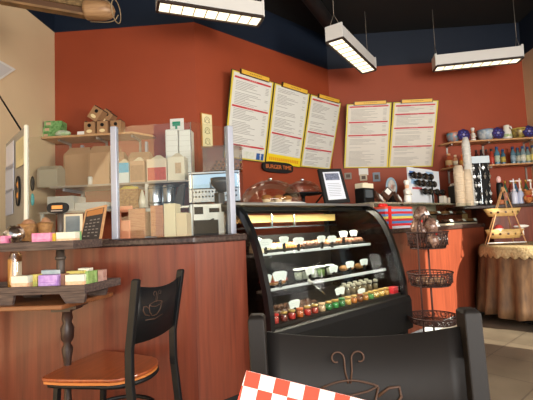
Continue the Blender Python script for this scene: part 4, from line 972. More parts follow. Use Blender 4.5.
# basket and cone, canisters
cx_, w_, zt, _ = pxbox(119, 189, 141, 205, 3.95)
t = thing('wicker_basket', 'square yellow-brown wicker basket right of the metal post', 'basket', (cx_, 3.93, ZK))
mb = MB()
hb = zt-ZK
for k in range(7):
    z = .012+k*hb/7.2
    for sg_ in (0, 1): mb.obox((0, -.07, z), w_, .012, hb/8, None) if sg_ == 0 else mb.obox((0, .07, z), w_, .012, hb/8)
    mb.obox((-w_/2, 0, z), .012, .14, hb/8); mb.obox((w_/2, 0, z), .012, .14, hb/8)
mb.box(-w_/2, w_/2, -.07, .07, 0, .01).build('weave', WIC, t)
mb = MB().ell((0, 0, hb), w_*.4, .06, .03, 12, .2).build('yellow_cloth', colm('#c2b24c', .8), t)
cx_, w_, zt, _ = pxbox(139.5, 190, 146.5, 205, 3.90)
solo(MB().lathe([(w_*.4, 0), (w_*.52, .05), (w_*.4, .1), (.006, zt-ZK)], n=14), 'white_drop_bottle', mat('opal', '#d0cdbf', .3), 'white teardrop bottle beside the wicker basket', 'bottle', (cx_, 3.88, ZK))
for k, (x0, x1, hx) in enumerate(((148, 161.5, '#c2c4c6'), (162, 176, '#aeb8c4'))):
    cx_, w_, zt, _ = pxbox(x0, 182, x1, 200, 3.98)
    t = thing('steel_canister', ['shiny steel canister left of two under the red-printed box', 'shiny steel canister right of two under the cream box'][k], 'canister', (cx_, 3.98, ZK+.0), 0, 'steel canisters')
    MB().lathe([(w_*.48, 0), (w_*.5, .01), (w_*.5, .215), (w_*.46, .225)], n=22).build('body', STL, t)
    MB().lathe([(w_*.51, .04), (w_*.51, .055)], n=22).lathe([(w_*.51, .19), (w_*.51, .2)], n=22).build('band', mat('band_dark', '#5c6066', .3, .8), t)
# oven with perforated panel
cx_, w_, zt, _ = pxbox(189, 171, 240, 203, 3.90)
t = thing('steel_oven', 'shiny stainless countertop oven with a perforated lower panel behind the glass corner', 'oven', (cx_, 3.98, ZK))
h = zt-ZK
MB().box(-w_/2, w_/2, -.1, .18, h*.08, h*.48).box(-w_/2, w_/2, -.1, .18, h*.92, h*.99).box(-w_/2, -w_/2+.02, -.1, .18, h*.48, h*.92).box(w_/2-.02, w_/2, -.1, .18, h*.48, h*.92).box(-w_/2, w_/2, .16, .18, h*.48, h*.92).build('body', STL, t, bevel=.004)
MB().box(-w_/2+.02, w_/2-.02, -.105, -.1, h*.5, h*.9).build('mirror_door', mat('mirror_steel', '#cfe0ea', .05, 1), t)
mb = MB()
for r in range(2):
    for k in range(14): mb.cyl((-w_*.42+k*w_*.065, -.103, h*(.25+.14*r)), (-w_*.42+k*w_*.065, -.099, h*(.25+.14*r)), .009, n=8)
mb.build('perforation', BP, t)
for sx in (-1, 1): MB().box(sx*(w_/2-.04)-.015, sx*(w_/2-.04)+.015, -.08, .16, 0, h*.08).build('foot', BP, t)
# acrylic bin with rolls
bx = thing('acrylic_bin', 'clear acrylic bin of dark-centred rolls above the steel oven', 'food bin', (cx_+.03, 3.98, zt), 0)
cx2, w2, zt2, _ = pxbox(203, 147, 240, 170, 3.90); h2 = zt2-zt
bx.location = (cx2, 3.98, zt); MW[bx.name] = Matrix.Translation((cx2, 3.98, zt))
mb = MB(); mb.box(-w2/2, w2/2, -.1, -.096, 0, h2).box(-w2/2, w2/2, .096, .1, 0, h2).box(-w2/2, -w2/2+.004, -.096, .096, 0, h2).box(w2/2-.004, w2/2, -.096, .096, 0, h2).box(-w2/2+.004, w2/2-.004, -.096, .096, 0, .004)
mb.build('bin', ACR, bx); MB().box(-w2/2-.01, w2/2+.01, -.11, .11, h2, h2+.012).build('lid', ACR, bx)
for r in range(3):
    for k in range(7-r):
        t = thing('wafer_roll', 'wafer roll, %s from left in the %s layer of the acrylic bin' % (ordn[k], ('bottom', 'middle', 'top')[r]), 'wafer roll', (cx2-w2*.24+k*w2*.115+r*w2*.055, 3.98, zt+.024+r*.034), 0, 'wafer rolls in the acrylic bin')
        MB().cyl((0, -.085, 0), (0, .085, 0), .018, n=12).build('shell', mat('wafer', '#b07a48', .6), t); MB().cyl((0, -.0865, 0), (0, -.0855, 0), .011, n=10).build('filling', CHO, t)
# things directly behind the glass on the counter; cartons stand in for reflections
def fbox(x0, y0, x1, label, m, Y=2.52, name='reflection_carton', cat='box', grp='cartons standing in for glass reflections', d=.06):
    cx_, w_, zt, _ = pxbox(x0, y0, x1, y0+10, Y); h = zt-ZL
    t = thing(name, label, cat, (cx_, Y, ZL), 0, grp); MB().box(-w_/2, w_/2, -d, d, 0, h).build('carton', m, t, bevel=.003)
    MB().box(-w_*.06, w_*.06, -d-.001, d+.001, h-.001, h+.0015).build('tape', mat('tape_tan', '#c2a47c', .3), t)
    return t
CB = mat('carton_brown', '#b98563', .8, col2='#a06a4e', nscale=20, stretch=(1, 1, 8))
fbox(132, 209, 148, 'brown glass reflection built as a carton right of the orange caddy', CB)
fbox(153.5, 206, 166, 'brown glass reflection built as a carton between grey pipe and cream cartons', CB)
fbox(166.5, 204, 178, 'white-striped cream glass reflection built as a carton', mat('carton_cream', '#d8c8a6', .7))
fbox(178.5, 213, 189, 'low pale glass reflection built as a carton left of the glass corner', mat('carton_pale', '#cdb896', .7))
t = thing('orange_caddy', 'salmon-coloured caddy with a handle hole just right of the metal post', 'caddy', (ony(126, 220, 2.50).x, 2.50, ZL), 0)
wq = (ony(133, 220, 2.5).x-ony(119.5, 220, 2.5).x)/2; hz = ony(126, 206, 2.5).z-ZL
MB().box(-wq, wq, -.05, .05, 0, hz*.55).box(-wq, wq, -.008, .008, hz*.8, hz).box(-wq, -wq*.7, -.008, .008, hz*.5, hz*.85).box(wq*.7, wq, -.008, .008, hz*.5, hz*.85).build('body', mat('salmon', '#d98a6a', .5), t, bevel=.004)
x_ = ony(151, 220, 2.47).x
t = thing('card_reader_stand', 'grey metal pole with a flat foot behind the guard glass', 'stand', (x_, 2.50, ZL))
MB().cyl((0, 0, 0), (0, 0, .17), .014, n=12).build('pole', mat('pole_grey', '#8d959c', .35, .6), t); MB().box(-.05, .05, -.02, .02, .165, .185).build('crossbar', mat('pole_grey'), t); MB().box(-.04, .04, -.04, .04, 0, .006).build('foot', mat('pole_grey'), t)
# white receipt printer and dark machine
def aq(px, py, q): return onq(px, py, q)
t = thing('coffee_grinder', 'dark grinder and hopper behind the angled glass pane', 'grinder', W(cs(226, 2.32, 220), 2.36, ZL), A45)
MB().box(-.06, .06, -.08, .08, 0, .12).box(-.03, .03, .0, .06, .12, .30).build('body', mat('machine_dark', '#2c3138', .3), t, bevel=.01)
MB().lathe([(.03, .3), (.075, .36), (.08, .40)], n=18).build('hopper', mat('hopper', '#3b4450', .15), t)
MB().tube([(-.05, -.05, .12), (-.1, -.06, .12), (-.14, -.06, .09)], .012, 8).build('spout', mat('machine_dark'), t)
t = thing('receipt_printer', 'white box printer with black slots behind the glass corner', 'printer', ony(205, 236, 2.9)-Vector((0, 0, 0)), .3)
t.location = (ony(207, 220, 2.78).x, 2.74, ZL); MW[t.name] = Matrix.Translation(t.location) @ Matrix.Rotation(.3, 4, 'Z')
MB().box(-.11, .13, -.05, .07, 0, .21).build('body', WPL, t, bevel=.008); MB().box(-.08, -.02, -.053, -.05, .14, .19).box(.02, .09, -.053, -.05, .15, .18).box(-.09, .08, -.06, -.05, .0, .10).build('slot', BP, t)
t = thing('label_holder', 'black wedge-shaped label holder leaning by the steel canisters', 'holder', (ony(179, 193, 3.85).x, 3.86, ZK))
MB().add([(-.06, -.02, 0), (.03, -.02, 0), (.03, .05, 0), (-.06, .05, 0), (0, -.01, .2), (.06, -.01, .22), (.06, .04, .22), (0, .04, .2)], [(0,3,2,1),(4,5,6,7),(0,1,5,4),(1,2,6,5),(2,3,7,6),(3,0,4,7)]).build('holder_body', mat('holder_dark', '#3a332e', .4), t)

# ================================================================== LEFT SIDE TABLE WITH THE SOAP STANDS
TZ = .80
tb = thing('side_table', 'narrow wooden table with a turned post in front of the counter', 'table', (-1.12, 2.0, 0))
MB().prism([(-.88, -.16), (.025, -.16), (.11, .20), (-.88, .20)], TZ-.022, TZ).build('tabletop', TW, tb, bevel=.004)
px_ = ony(67.5, 350, 2.02).x+1.12
for x in (px_, -.72):
    lg = MB().lathe([(.03, .06), (.022, .09), (.02, .2), (.03, .26), (.018, .3), (.014, .42), (.02, .5), (.028, .55), (.016, .575), (.03, .6), (.033, .655), (.02, .68), (.027, .70), (.022, .745), (.05, .76)], (x, .02, 0), n=18).build('leg', PW, tb)
    MB().prism([(x-.09, -.06), (x+.09, -.06), (x+.07, .10), (x-.07, .10)], TZ-.04, TZ-.022).prism([(x-.05, -.04), (x+.05, -.04), (x+.05, .08), (x-.05, .08)], TZ-.055, TZ-.04).build('bracket', PW, lg)
    MB().tube([(x-.17, .02, .012), (x-.1, .02, .05), (x, .02, .07), (x+.1, .02, .05), (x+.17, .02, .012)], .018, 8).tube([(x, -.13, .015), (x, .02, .07), (x, .16, .015)], .018, 8).build('foot', PW, lg)
st_ = thing('soap_stand', 'two-tier weathered wooden stand with a centre pole displaying soaps', 'display stand', (-1.0, 1.88, TZ))
def wtray(x0, x1, y0, y1, z0, z1, skew=0):
    mb = MB().prism([(x0, y0), (x1, y0), (x1+skew, y1), (x0, y1)], z0, z0+.012)
    t_ = .012
    mb.prism([(x0, y0), (x1, y0), (x1, y0+t_), (x0, y0+t_)], z0+.012, z1).prism([(x1-t_, y0+t_), (x1, y0+t_), (x1+skew, y1), (x1+skew-t_, y1)], z0+.012, z1).prism([(x0, y1-t_), (x1+skew-t_, y1-t_), (x1+skew-t_, y1), (x0, y1)], z0+.012, z1)
    return mb
zl0 = .045; zl1 = .085
wtray(-.80, -.005, 0, .27, zl0, zl1, .06).build('lower_tray', DW, st_, bevel=.002)
for x in (-.10, -.46):
    for yf in (0, .22): MB().yprism([(x-.0, 0), (x+.09, 0), (x+.10, zl0), (x-.03, zl0)], yf, yf+.02).build('foot', DW, st_)
pxc = ony(60.5, 260, 2.02).x+1.0; zu0 = 1.058-TZ; zu1 = 1.10-TZ
MB().cyl((pxc, .14, zl0+.012), (pxc, .14, zu0), .020, n=14).lathe([(.022, .09), (.028, .1), (.022, .11)], (pxc, .14, 0), n=14).lathe([(.022, .2), (.028, .21), (.022, .22)], (pxc, .14, 0), n=14).build('pole', mat('pole_grey_wood', '#4a4039', .5), st_)
xu0, xu1 = ony(8, 245, 1.88).x+1.0, ony(73, 245, 1.88).x+1.0
wtray(xu0-.25, xu1, 0, .26, zu0, zu1, .02).build('upper_tray', DW, st_, bevel=.002)
MB().cyl((pxc, .14, zu0+.012), (pxc, .14, zu0+.19), .014, n=12).build('upper_pole', mat('pole_grey_wood'), st_)
ov = []
cz = ony(61, 207, 1.95).z-TZ; 
ovp = [(pxc+.056*math.copysign(abs(cos(a))**.6, cos(a)), cz+.028*math.copysign(abs(sin(a))**.8, sin(a))) for a in [2*pi*i/28 for i in range(28)]]
sp = MB().yprism(ovp, .11, .13).build('oval_sign', MATB, st_, bevel=.003)
MB().box(pxc-.026, pxc+.03, .107, .11, cz-.006, cz+.012).build('orange_panel', colm('#e0944a'), sp)
MB().box(pxc-.03, pxc+.03, .107, .11, cz-.018, cz-.013).build('small_print', colm('#9a8f88'), sp)
def soap(px0, px1, py0, label, m1_, m2_=None, Y=1.91, zb_=TZ+zl0+.012, d=.045, name='soap_bar'):
    a = ony(px0, py0, Y); b = ony(px1, py0, Y); w_ = b.x-a.x; h = max(a.z-zb_, .02)
    t = thing(name, label, 'soap', ((a.x+b.x)/2, Y+d/2, zb_), 0, 'soap bars on the wooden stand')
    MB().box(-w_/2, w_/2, -d/2, d/2, 0, h*.55).build('lower_layer', m1_, t, bevel=.002)
    MB().box(-w_/2, w_/2, -d/2, d/2, h*.55, h).build('upper_layer', m2_ or m1_, t, bevel=.002)
    return t
gr = lambda n_, a, b='#e6e2d2': mat('soap_'+n_, a, .5, col2=b, nscale=40)
soap(11, 27.5, 276.5, 'orange and white soap at the left of the lower tray', gr('peach', '#e0a57a', '#e8cfae'), gr('white', '#e6e2d2', '#cfd4c2'))
soap(38, 57, 275.5, 'lilac soap bar in the lower tray', LILAC, LILAC)
soap(65, 84, 275, 'white and peach soap right of the lilac bar', gr('peach', '#cccccc'), gr('white', '#cccccc'))
soap(28, 37, 275, 'yellow-green soap left of the lilac bar', gr('lime', '#9caa48', '#d8cf78'), gr('yellow', '#e0cf78', '#d0c060'), Y=1.95)
soap(58.5, 64.5, 274, 'brown soap between the lilac and white bars', gr('brown', '#8a5f48', '#a67a60'), None, Y=1.94)
soap(41, 60, 270.5, 'grey-blue soap behind the lilac bar', gr('blue', '#93a8b5', '#c0ccd0'), None, Y=2.0)
soap(66, 82, 271.5, 'cream soap behind the white and peach bar', gr('white', '#cccccc'), gr('yellow', '#cccccc'), Y=2.0)
soap(84.8, 88, 271.5, 'green-edged soap beside the white and peach bar', gr('green', '#6f9a4c', '#a6c07a'), None, Y=1.93)
soap(78, 89, 268.5, 'bright yellow soap at the back of the lower tray', gr('bright', '#e8cf4a', '#d8b838'), gr('white', '#cccccc'), Y=2.04)
soap(91.5, 96, 270.5, 'green soap near the right end of the lower tray', gr('green', '#cccccc'), None, Y=2.02)
soap(97.5, 103, 270, 'mauve-brown soap at the right end of the lower tray', gr('mauve', '#a0746c', '#c09a8c'), None, Y=2.03)
ZU_ = TZ+zu0+.012
soap(31.5, 50, 233.5, 'hot pink soap at the left of the upper tray', PNK, PNK, zb_=ZU_)
soap(56, 75, 232.5, 'peach and cream soap in the middle of the upper tray', gr('peach', '#cccccc'), gr('white', '#cccccc'), zb_=ZU_)
soap(50.8, 55.6, 233.5, 'yellow soap between the pink and cream bars', gr('bright', '#cccccc'), None, zb_=ZU_, Y=1.93)
soap(75.5, 83, 231, 'green soap right of the cream bar on the upper tray', gr('green2', '#4f9a58', '#86b87c'), None, zb_=ZU_, Y=1.93) if False else soap(73.5, 77, 231.5, 'green soap right of the cream bar on the upper tray', gr('green2', '#4f9a58', '#86b87c'), None, zb_=ZU_, Y=1.95)
soap(0, 5, 236, 'pink soap at the extreme left of the upper tray', PNK, PNK, zb_=ZU_)
# chalkboard on the counter behind the stand
t = thing('chalkboard', 'small framed chalkboard with an orange header and scribbled lines', 'chalkboard', (ony(90, 236, 2.30).x, 2.30, ZL), 0)
a = ony(80, 238, 2.30); b = ony(100, 238, 2.30); zt_ = ony(92, 208, 2.33).z-ZL; w_ = (b.x-a.x); xo = -(w_)/2
P4 = [(xo, 0, 0), (xo+w_, 0, 0), (xo+w_+.018, .04, zt_+.01), (xo+.02, .04, zt_-.012)]
MB().slab(*P4, .008).build('slate', mat('slate', '#38302b', .8), t)
def pl(u, v, o=-.003): 
    a, b, c, d = map(Vector, P4); return a*(1-u)*(1-v)+b*u*(1-v)+c*u*v+d*(1-u)*v+Vector((0, o, 0))
mb = MB()
for u0_, u1_, v0_, v1_ in ((-.04, .03, -.0, 1), (.95, 1.05, 0, 1.03), (-.03, 1.03, .97, 1.03)): mb.slab(pl(u0_, v0_), pl(u1_, v0_), pl(u1_, v1_), pl(u0_, v1_), .012)
mb.build('wood_frame', SHW, t)
MB().slab(pl(.08, .78), pl(.9, .78), pl(.9, .95), pl(.08, .95), .002).build('orange_header', colm('#b0733c'), t)
mb = MB()
for k in range(6):
    for j in range(4):
        if random.random() < .8: u = .12+j*.19; v = .12+k*.1; mb.slab(pl(u, v), pl(u+.12, v), pl(u+.11, v+.03), pl(u, v+.03), .0015)
mb.build('chalk_writing', colm('#857c75', .9), t)
# photo frame easel
t = thing('easel_picture', 'light-framed picture with a pale band left of the chalkboard', 'picture frame', (ony(73, 236, 2.31).x, 2.31, ZL), 0)
w_ = ony(83, 225, 2.3).x-ony(65, 225, 2.3).x; h = ony(73, 214, 2.3).z-ZL
MB().box(-w_/2, w_/2, 0, .012, 0, h).build('frame', CRM, t); MB().box(-w_/2+.012, w_/2-.012, -.003, 0, h*.3, h-.012).build('picture', mat('slate_photo', '#5f6c72', .5, col2='#8a9498', nscale=10), t)
MB().box(-w_/2+.012, w_/2-.012, -.004, 0, h*.05, h*.32).build('lower_picture', mat('pic_orange', '#b98058', .6, noise=.3, nscale=20), t)
# baskets behind
for k, (px0, px1, py, lb) in enumerate(((26, 44, 218, 'round tan basket of wrapped treats left of the oval sign'), (45, 58, 216, 'dark-rimmed basket of treats right of the round tan one'))):
    a = ony(px0, 225, 2.36-.0); b = ony(px1, 225, 2.36); r = (b.x-a.x)/2; h = ony(px0, py, 2.33).z-ZL
    t = thing('treat_basket', lb, 'basket', ((a.x+b.x)/2, 2.30, ZL), 0, 'baskets on the left counter')
    MB().lathe([(r*.6, 0), (r*.95, h*.6), (r, h*.75), (r*.9, h*.7), (r*.5, .01)], n=20, fn=lambda r_, z_, a_, j: (min(r_*(1+.02*(j % 2)), .062), z_), sy=1).build('basket_body', WIC, t)
    MB().ell((0, 0, h*.65), min(r*.8, .042), min(r*.8, .042), h*.3, 12, .12).build('wrapped_treats', mat('treat_mix', '#c0946c', .4, col2='#8a5540', nscale=25), t)
# cellophane bundles
for k, (px, py, r, lb) in enumerate(((11, 224, .052, 'crumpled clear cellophane bundle at the far left of the counter'),)):
    p = ony(px, py, 2.06); p = ony(px, py, 1.97)
    solo(MB().ell((0, 0, 0), r, r*.8, r*.85, 14, .22), 'cellophane_bundle', glass('cellophane_clear', '#e6dcd4', .35, rim=.5), lb, 'wrapped bundle', (p.x, 1.99, ZU_+r*.7+.035))
    solo(MB().box(-.05, .05, -.035, .035, 0, .035), 'dark_box', CHO, 'dark chocolate box under the cellophane bundle', 'box', (p.x+.01, 1.99, ZU_))
p = ony(9, 255, 1.90)
t = thing('cellophane_bag', 'standing clear bag of golden treats with a white label at far left', 'treat bag', (p.x, 1.945, TZ+zl0+.012))
hb = ony(9, 238, 1.9).z-(TZ+zl0+.012)
MB().lathe([(.028, 0), (.034, .03), (.03, hb*.65), (.014, hb*.78), (.03, hb)], n=14).build('bag', glass('cellophane_film', '#eadfce', .18), t)
MB().box(-.026, -.003, -.018, .018, .01, hb*.6).build('golden_biscuits', colm('#cf9a3c'), t); MB().box(.0, .024, -.02, .016, .008, hb*.55).build('white_label', PAP, t)

# ================================================================== CHAIRS
def make_chair(label, loc, rz, w, H_, metal, sw=.036, sd=.024, bow_=.018, mo=0, ms=1):
    """local: back at y=0, seat runs to -y; width along x"""
    t = thing('cafe_chair', label, 'chair', loc, rz, None)
    hw = w/2
    for sg_ in (-1, 1):
        x0 = sg_*(hw-.02)
        pts = [(x0, .05, 0), (x0, .0, .46), (x0*1.0, .0, .60), (x0+sg_*.012, .05, H_)]
        mb = MB(); vs = []; 
        for (x, y, z) in pts: vs += [(x-sd/2*1.0, y-sw/2, z), (x+sd/2, y-sw/2, z), (x+sd/2, y+sw/2, z), (x-sd/2, y+sw/2, z)]
        fs = [(0,3,2,1)]+[(4*k+j, 4*k+(j+1) % 4, 4*k+4+(j+1) % 4, 4*k+4+j) for k in range(3) for j in range(4)]
        o = 4*len(pts); vs += [(pts[-1][0]-sd*.35, pts[-1][1]-sw*.3, H_+.006), (pts[-1][0]+sd*.35, pts[-1][1]-sw*.3, H_+.006), (pts[-1][0]+sd*.35, pts[-1][1]+sw*.3, H_+.006), (pts[-1][0]-sd*.35, pts[-1][1]+sw*.3, H_+.006)]
        fs += [(o-4+j, o-4+(j+1) % 4, o+(j+1) % 4, o+j) for j in range(4)]+[(o, o+1, o+2, o+3)]
        mb.add(vs, fs).build('rear_post', metal, t, bevel=.003)
        x1 = sg_*(hw-.045)
        MB().add([(x1-.012, -.43, .44), (x1+.012, -.43, .44), (x1+.012, -.405, .44), (x1-.012, -.405, .44), (x1-.012+sg_*.01, -.455, 0), (x1+.012+sg_*.01, -.455, 0), (x1+.012+sg_*.01, -.43, 0), (x1-.012+sg_*.01, -.43, 0)],
                 [(0,1,2,3),(7,6,5,4),(0,4,5,1),(1,5,6,2),(2,6,7,3),(3,7,4,0)]).build('front_leg', metal, t)
    # back plate: curved sheet, concave, dipping top edge
    N = 14; vs = []; z0, z1 = .62, H_-.03
    for j in (0, 1):
        for i in range(N+1):
            u = -1+2*i/N; x = u*(hw-.028); bow = bow_/.6*(1-u*u)
            for z, yy in ((z0+.0+.01*u*u, .006), (z1-.022*(1-u*u), .046)):
                vs.append((x, yy+bow*.6+(.004 if j else 0), z))
    n2_ = 2*(N+1); fs = []
    for i in range(N):
        a = 2*i; fs += [(a, a+2, a+3, a+1), (n2_+a, n2_+a+1, n2_+a+3, n2_+a+2), (a, n2_+a, n2_+a+2, a+2), (a+1, a+3, n2_+a+3, n2_+a+1)]
    fs += [(0, 1, n2_+1, n2_), (n2_-2, 2*n2_-2, 2*n2_-1, n2_-1)]
    bp = MB().add(vs, fs, True).build('back_plate', metal, t)
    # cup and steam motif cut into the plate (brown rims seen both sides)
    for yo, nm in ((-.001, 'f'), (.0055, 'b')):
        mb = MB()
        def pt(u, v): # u,v in metres about plate centre
            z = .75+v; k = (z-z0)/(z1-z0); x = u+mo; uu_ = x/(hw-.028); return (x, .006+.040*k+bow_*(1-uu_*uu_)+yo, z)
        cs_ = ms
        def P_(u, v): return pt(u*cs_, v*cs_+.034)
        def spiral(sg_): 
            pts = []
            for i in range(22):
                a = i/21*1.6*pi; r = .0135*(1-.6*i/21); pts.append(P_(sg_*(.028-0+r*cos(a)*-1 if False else .020-r*cos(a)), .052+r*sin(a)))
            return [P_(sg_*.002, .01), P_(sg_*.006, .03)]+pts
        for sg_ in (-1, 1): mb.tube(spiral(sg_), .0018, 5)
        mb.tube([P_(-.05+.1*i/12, .005+.010*sin(pi*i/12)) for i in range(13)], .0022, 5)
        mb.tube([P_(-.05, .005), P_(-.03, -.006), P_(.0, -.010), P_(.03, -.004), P_(.05, .005)], .0022, 5)
        mb.tube([P_(-.05, .003), P_(-.04, -.03), P_(-.015, -.05), P_(.02, -.05), P_(.04, -.03), P_(.05, .003)], .0025, 5)
        mb.tube([P_(.048, -.012), P_(.068, .002), P_(.086, .004), P_(.088, -.012), P_(.07, -.035), P_(.038, -.046)], .003, 6)
        mb.tube([P_(-.065, -.06), P_(0, -.068), P_(.065, -.06)], .0025, 5)
        mb.build('cup_motif', mat('motif_brown', '#4d3527', .6), bp)
    # seat: rounded at the front
    fw = hw+.005
    sp_ = [(cos(a_)*(hw-.03), -.16+sin(a_)*.15) for a_ in [pi*i/12 for i in range(13)]]
    sp_ += [(-hw+.012, -.25), (-fw, -.37), (-fw-.003, -.455), (-fw+.015, -.475), (-fw*.5, -.488), (0, -.492), (fw*.5, -.488), (fw-.015, -.475), (fw+.003, -.455), (fw, -.36), (hw-.012, -.25)]
    se = MB().m(0).prism(sp_, .452, .468).build('seat', [SEATW], t, bevel=.005)
    MB().prism([(x*.985, y*.985-.003) for x, y in sp_], .440, .4515).build('seat_edge', EDGEW, se)
    mb = MB(); rp = [(x*.93, y*.93-.006, .432) for x, y in sp_]; mb.tube(rp, .0115, 6, True); mb.build('seat_rail', metal, t)
    mb = MB(); ring = [(cos(a)*(hw-.05), -.19+sin(a)*.165, .26) for a in [2*pi*i/28 for i in range(28)]]; mb.tube(ring, .010, 8, True); mb.build('foot_ring', metal, t)
    return t
pn = onz(137, 278.5, .922); pf = onz(180, 269, .922); w1 = (pf-pn).length+.0
rz1 = math.atan2(pf.y-pn.y, pf.x-pn.x)          # local +x along the back
mid = (pn+pf)/2; d_ = Vector((-sin(rz1), cos(rz1), 0))
# seat must lie on the camera-left side: local -y points there when x runs from near to far post, so turn the chair half round
rz1b = rz1
vx = Vector((cos(rz1b), sin(rz1b), 0)); vy = Vector((-sin(rz1b), cos(rz1b), 0))     # +y = left of x: points to -X side
rz1b = rz1+pi; vy = Vector((-sin(rz1b), cos(rz1b), 0))
make_chair('black metal chair with orange-brown wooden seat at the side table', (mid.x-vy.x*.05, mid.y-vy.y*.05, 0), rz1b, w1+.03, .915, BM, mo=.05)
fL, fR = onz(246, 316, .94), onz(489, 309, .94); midf = (fL+fR)/2; rzf = math.atan2(fR.y-fL.y, fR.x-fL.x)
ch2 = make_chair('black metal chair seen from behind in the foreground, coffee-cup cutout in its back', (midf.x-.008, midf.y-.04, 0), rzf, (fR-fL).length-.042, .935, BM2, .045, .034, .024, -.03, 1.15)

# dining table in the foreground (below the view) and the checked paper on it
t = thing('dining_table', 'plain wooden table below the foreground chair, mostly out of view', 'table', (.15, .30, 0))
MB().box(-.45, .45, -.32, .18, .735, .76).build('tabletop', TW, t, bevel=.005)
MB().cyl((0, -.14, .03), (0, -.14, .735), .035, n=16).build('pedestal', BM, t); MB().lathe([(.16, 0), (.16, .012), (.05, .03)], (0, -.14, 0), n=24).build('base', BM, t)
ck0 = ony(246.5, 370.5, .45); ck1 = ony(365, 400, .45); ck2 = ony(236, 405, .45)
ax_ = (ck1-ck0).normalized(); ang = math.atan2(ax_.z, ax_.x)
t = thing('checked_menu_holder', 'red and white checkered paper standing in the bottom foreground', 'checkered paper', (ck0.x+.1, .45, .761))
CK = checker('red_check_paper', '#e04a35', '#f2e4dc', 1/.0165, (0, -ang if False else ang, 0))
x0, z0 = ck0.x, ck0.z; sl_ = (ck2.x-ck0.x)/(ck2.z-ck0.z)
zb_ = .763; xb = x0+sl_*(zb_-z0)
poly = [(xb, zb_), (xb+.30, zb_), (x0+.28*cos(ang)+sl_*0, z0+.28*sin(ang)), (x0, z0)]
o = MB().yprism([(x-ck0.x, z-ck0.z) for x, z in poly], -.0006, .0006)
pap = o.build('checked_paper', CK, t)
pap.location = (ck0.x-(ck0.x+.1), 0, ck0.z-.761)
MB().box(xb-ck0.x-.0-.1+.02, .18, .002, .035, 0, .05).build('holder', SHW, t)

# ================================================================== RIGHT: CLOTHED TABLE, LADDER STAND, WIRE STAND
tc = Vector((2.66, 4.60, 0)); TR_, TZ2 = .53, .82
t = thing('round_table', 'round table hidden under a brown cloth at the right', 'table', tc)
MB().cyl((0, 0, TZ2-.03), (0, 0, TZ2-.006), TR_, n=40).build('tabletop', TW, t)
MB().cyl((0, 0, .02), (0, 0, TZ2-.03), .04, n=16).build('pedestal', BM, t); MB().lathe([(.28, 0), (.28, .02), (.05, .04)], n=24).build('base', BM, t)
cl = MB(); N = 160
def fold(r, z, a, j):
    k = max(0, (TZ2-z)/TZ2)
    return (r+k*(.03+.075*abs(sin(a*8+1.3*sin(a*2)))**1.5+.02*sin(a*23+.5)), z+(.012*sin(a*11+1) if j > 7 else 0))
prof_ = [(.05, TZ2), (TR_*.7, TZ2), (TR_, TZ2), (TR_+.012, TZ2-.006), (TR_+.016, TZ2-.03), (TR_+.018, .6), (TR_+.02, .4), (TR_+.02, .2), (TR_+.02, .10)]
vs = []
for j, (r, z) in enumerate(prof_):
    for i in range(N):
        a = 2*pi*i/N; rr, zz = fold(r, z, a, j); vs.append((cos(a)*rr, sin(a)*rr, zz))
cl.add(vs, [(j*N+i, j*N+(i+1) % N, (j+1)*N+(i+1) % N, (j+1)*N+i) for j in range(len(prof_)-1) for i in range(N)]+[tuple(range(N))], True)
o = solo(cl, 'tablecloth', mat('brown_velvet', '#6f5032', .7, col2='#4a321e', nscale=6, stretch=(4, 4, 1)), 'brown floor-length cloth draped over the round table', 'tablecloth', tc)
md = o.modifiers.new('thickness', 'SOLIDIFY'); md.thickness = .003
vs = []; cl = MB(); prof_ = [(.05, TZ2+.004), (TR_*.9, TZ2+.004), (TR_+.006, TZ2+.003), (TR_+.024, TZ2-.02), (TR_+.033, TZ2-.06), (TR_+.04, TZ2-.095)]
for j, (r, z) in enumerate(prof_):
    for i in range(N):
        a = 2*pi*i/N; k = max(0, (TZ2-z)/.1); rr = r+k*.012*sin(a*11+1.3*sin(a*2)); zz = z-(abs(sin(a*20))*.03 if j == 5 else 0); vs.append((cos(a)*rr, sin(a)*rr, zz))
cl.add(vs, [(j*N+i, j*N+(i+1) % N, (j+1)*N+(i+1) % N, (j+1)*N+i) for j in range(len(prof_)-1) for i in range(N)]+[tuple(range(N))], True)
o = solo(cl, 'lace_topper', mat('ecru_lace', '#b8a27a', .8, col2='#8f7850', nscale=60, bump=.6), 'scalloped beige lace topper over the brown tablecloth', 'tablecloth', tc)
md = o.modifiers.new('thickness', 'SOLIDIFY'); md.thickness = .002
ZF = TZ2+.007
# ladder stand
Yb = 4.55
def yp(px, py, Y): return ony(px, py, Y)
t = thing('basket_ladder_stand', 'A-shaped wooden stand tied at the top on the lace table', 'display stand', (ony(506, 240, Yb).x, Yb, ZF))
ap = yp(502.5, 188, Yb)
bl_, br_ = yp(487, 240, Yb-.05), yp(526.5, 241, Yb-.05); bl_.z = br_.z = ZF+.006
for (b_, k) in ((bl_, 0), (br_, 1)):
    MB().cyl(b_, ap+Vector((.01*k, -.01, .0)), .0065, n=8).build('leg', SHW, t, world=True)
    bb = b_+Vector((.05*(1-2*k)+0, .16, 0)); MB().cyl(bb, ap+Vector((.01*k, .015, 0)), .0065, n=8).build('leg', SHW, t, world=True)
MB().cyl(bl_+Vector((0, 0, .02)), br_+Vector((0, 0, .02)), .007, n=8).build('base_bar', WPL, t, world=True)
MB().cyl(ap-Vector((0, 0, .04)), ap+Vector((0, 0, .012)), .02, .014, n=12).build('rope_knot', mat('rope', '#b98a5c', .9), t, world=True)
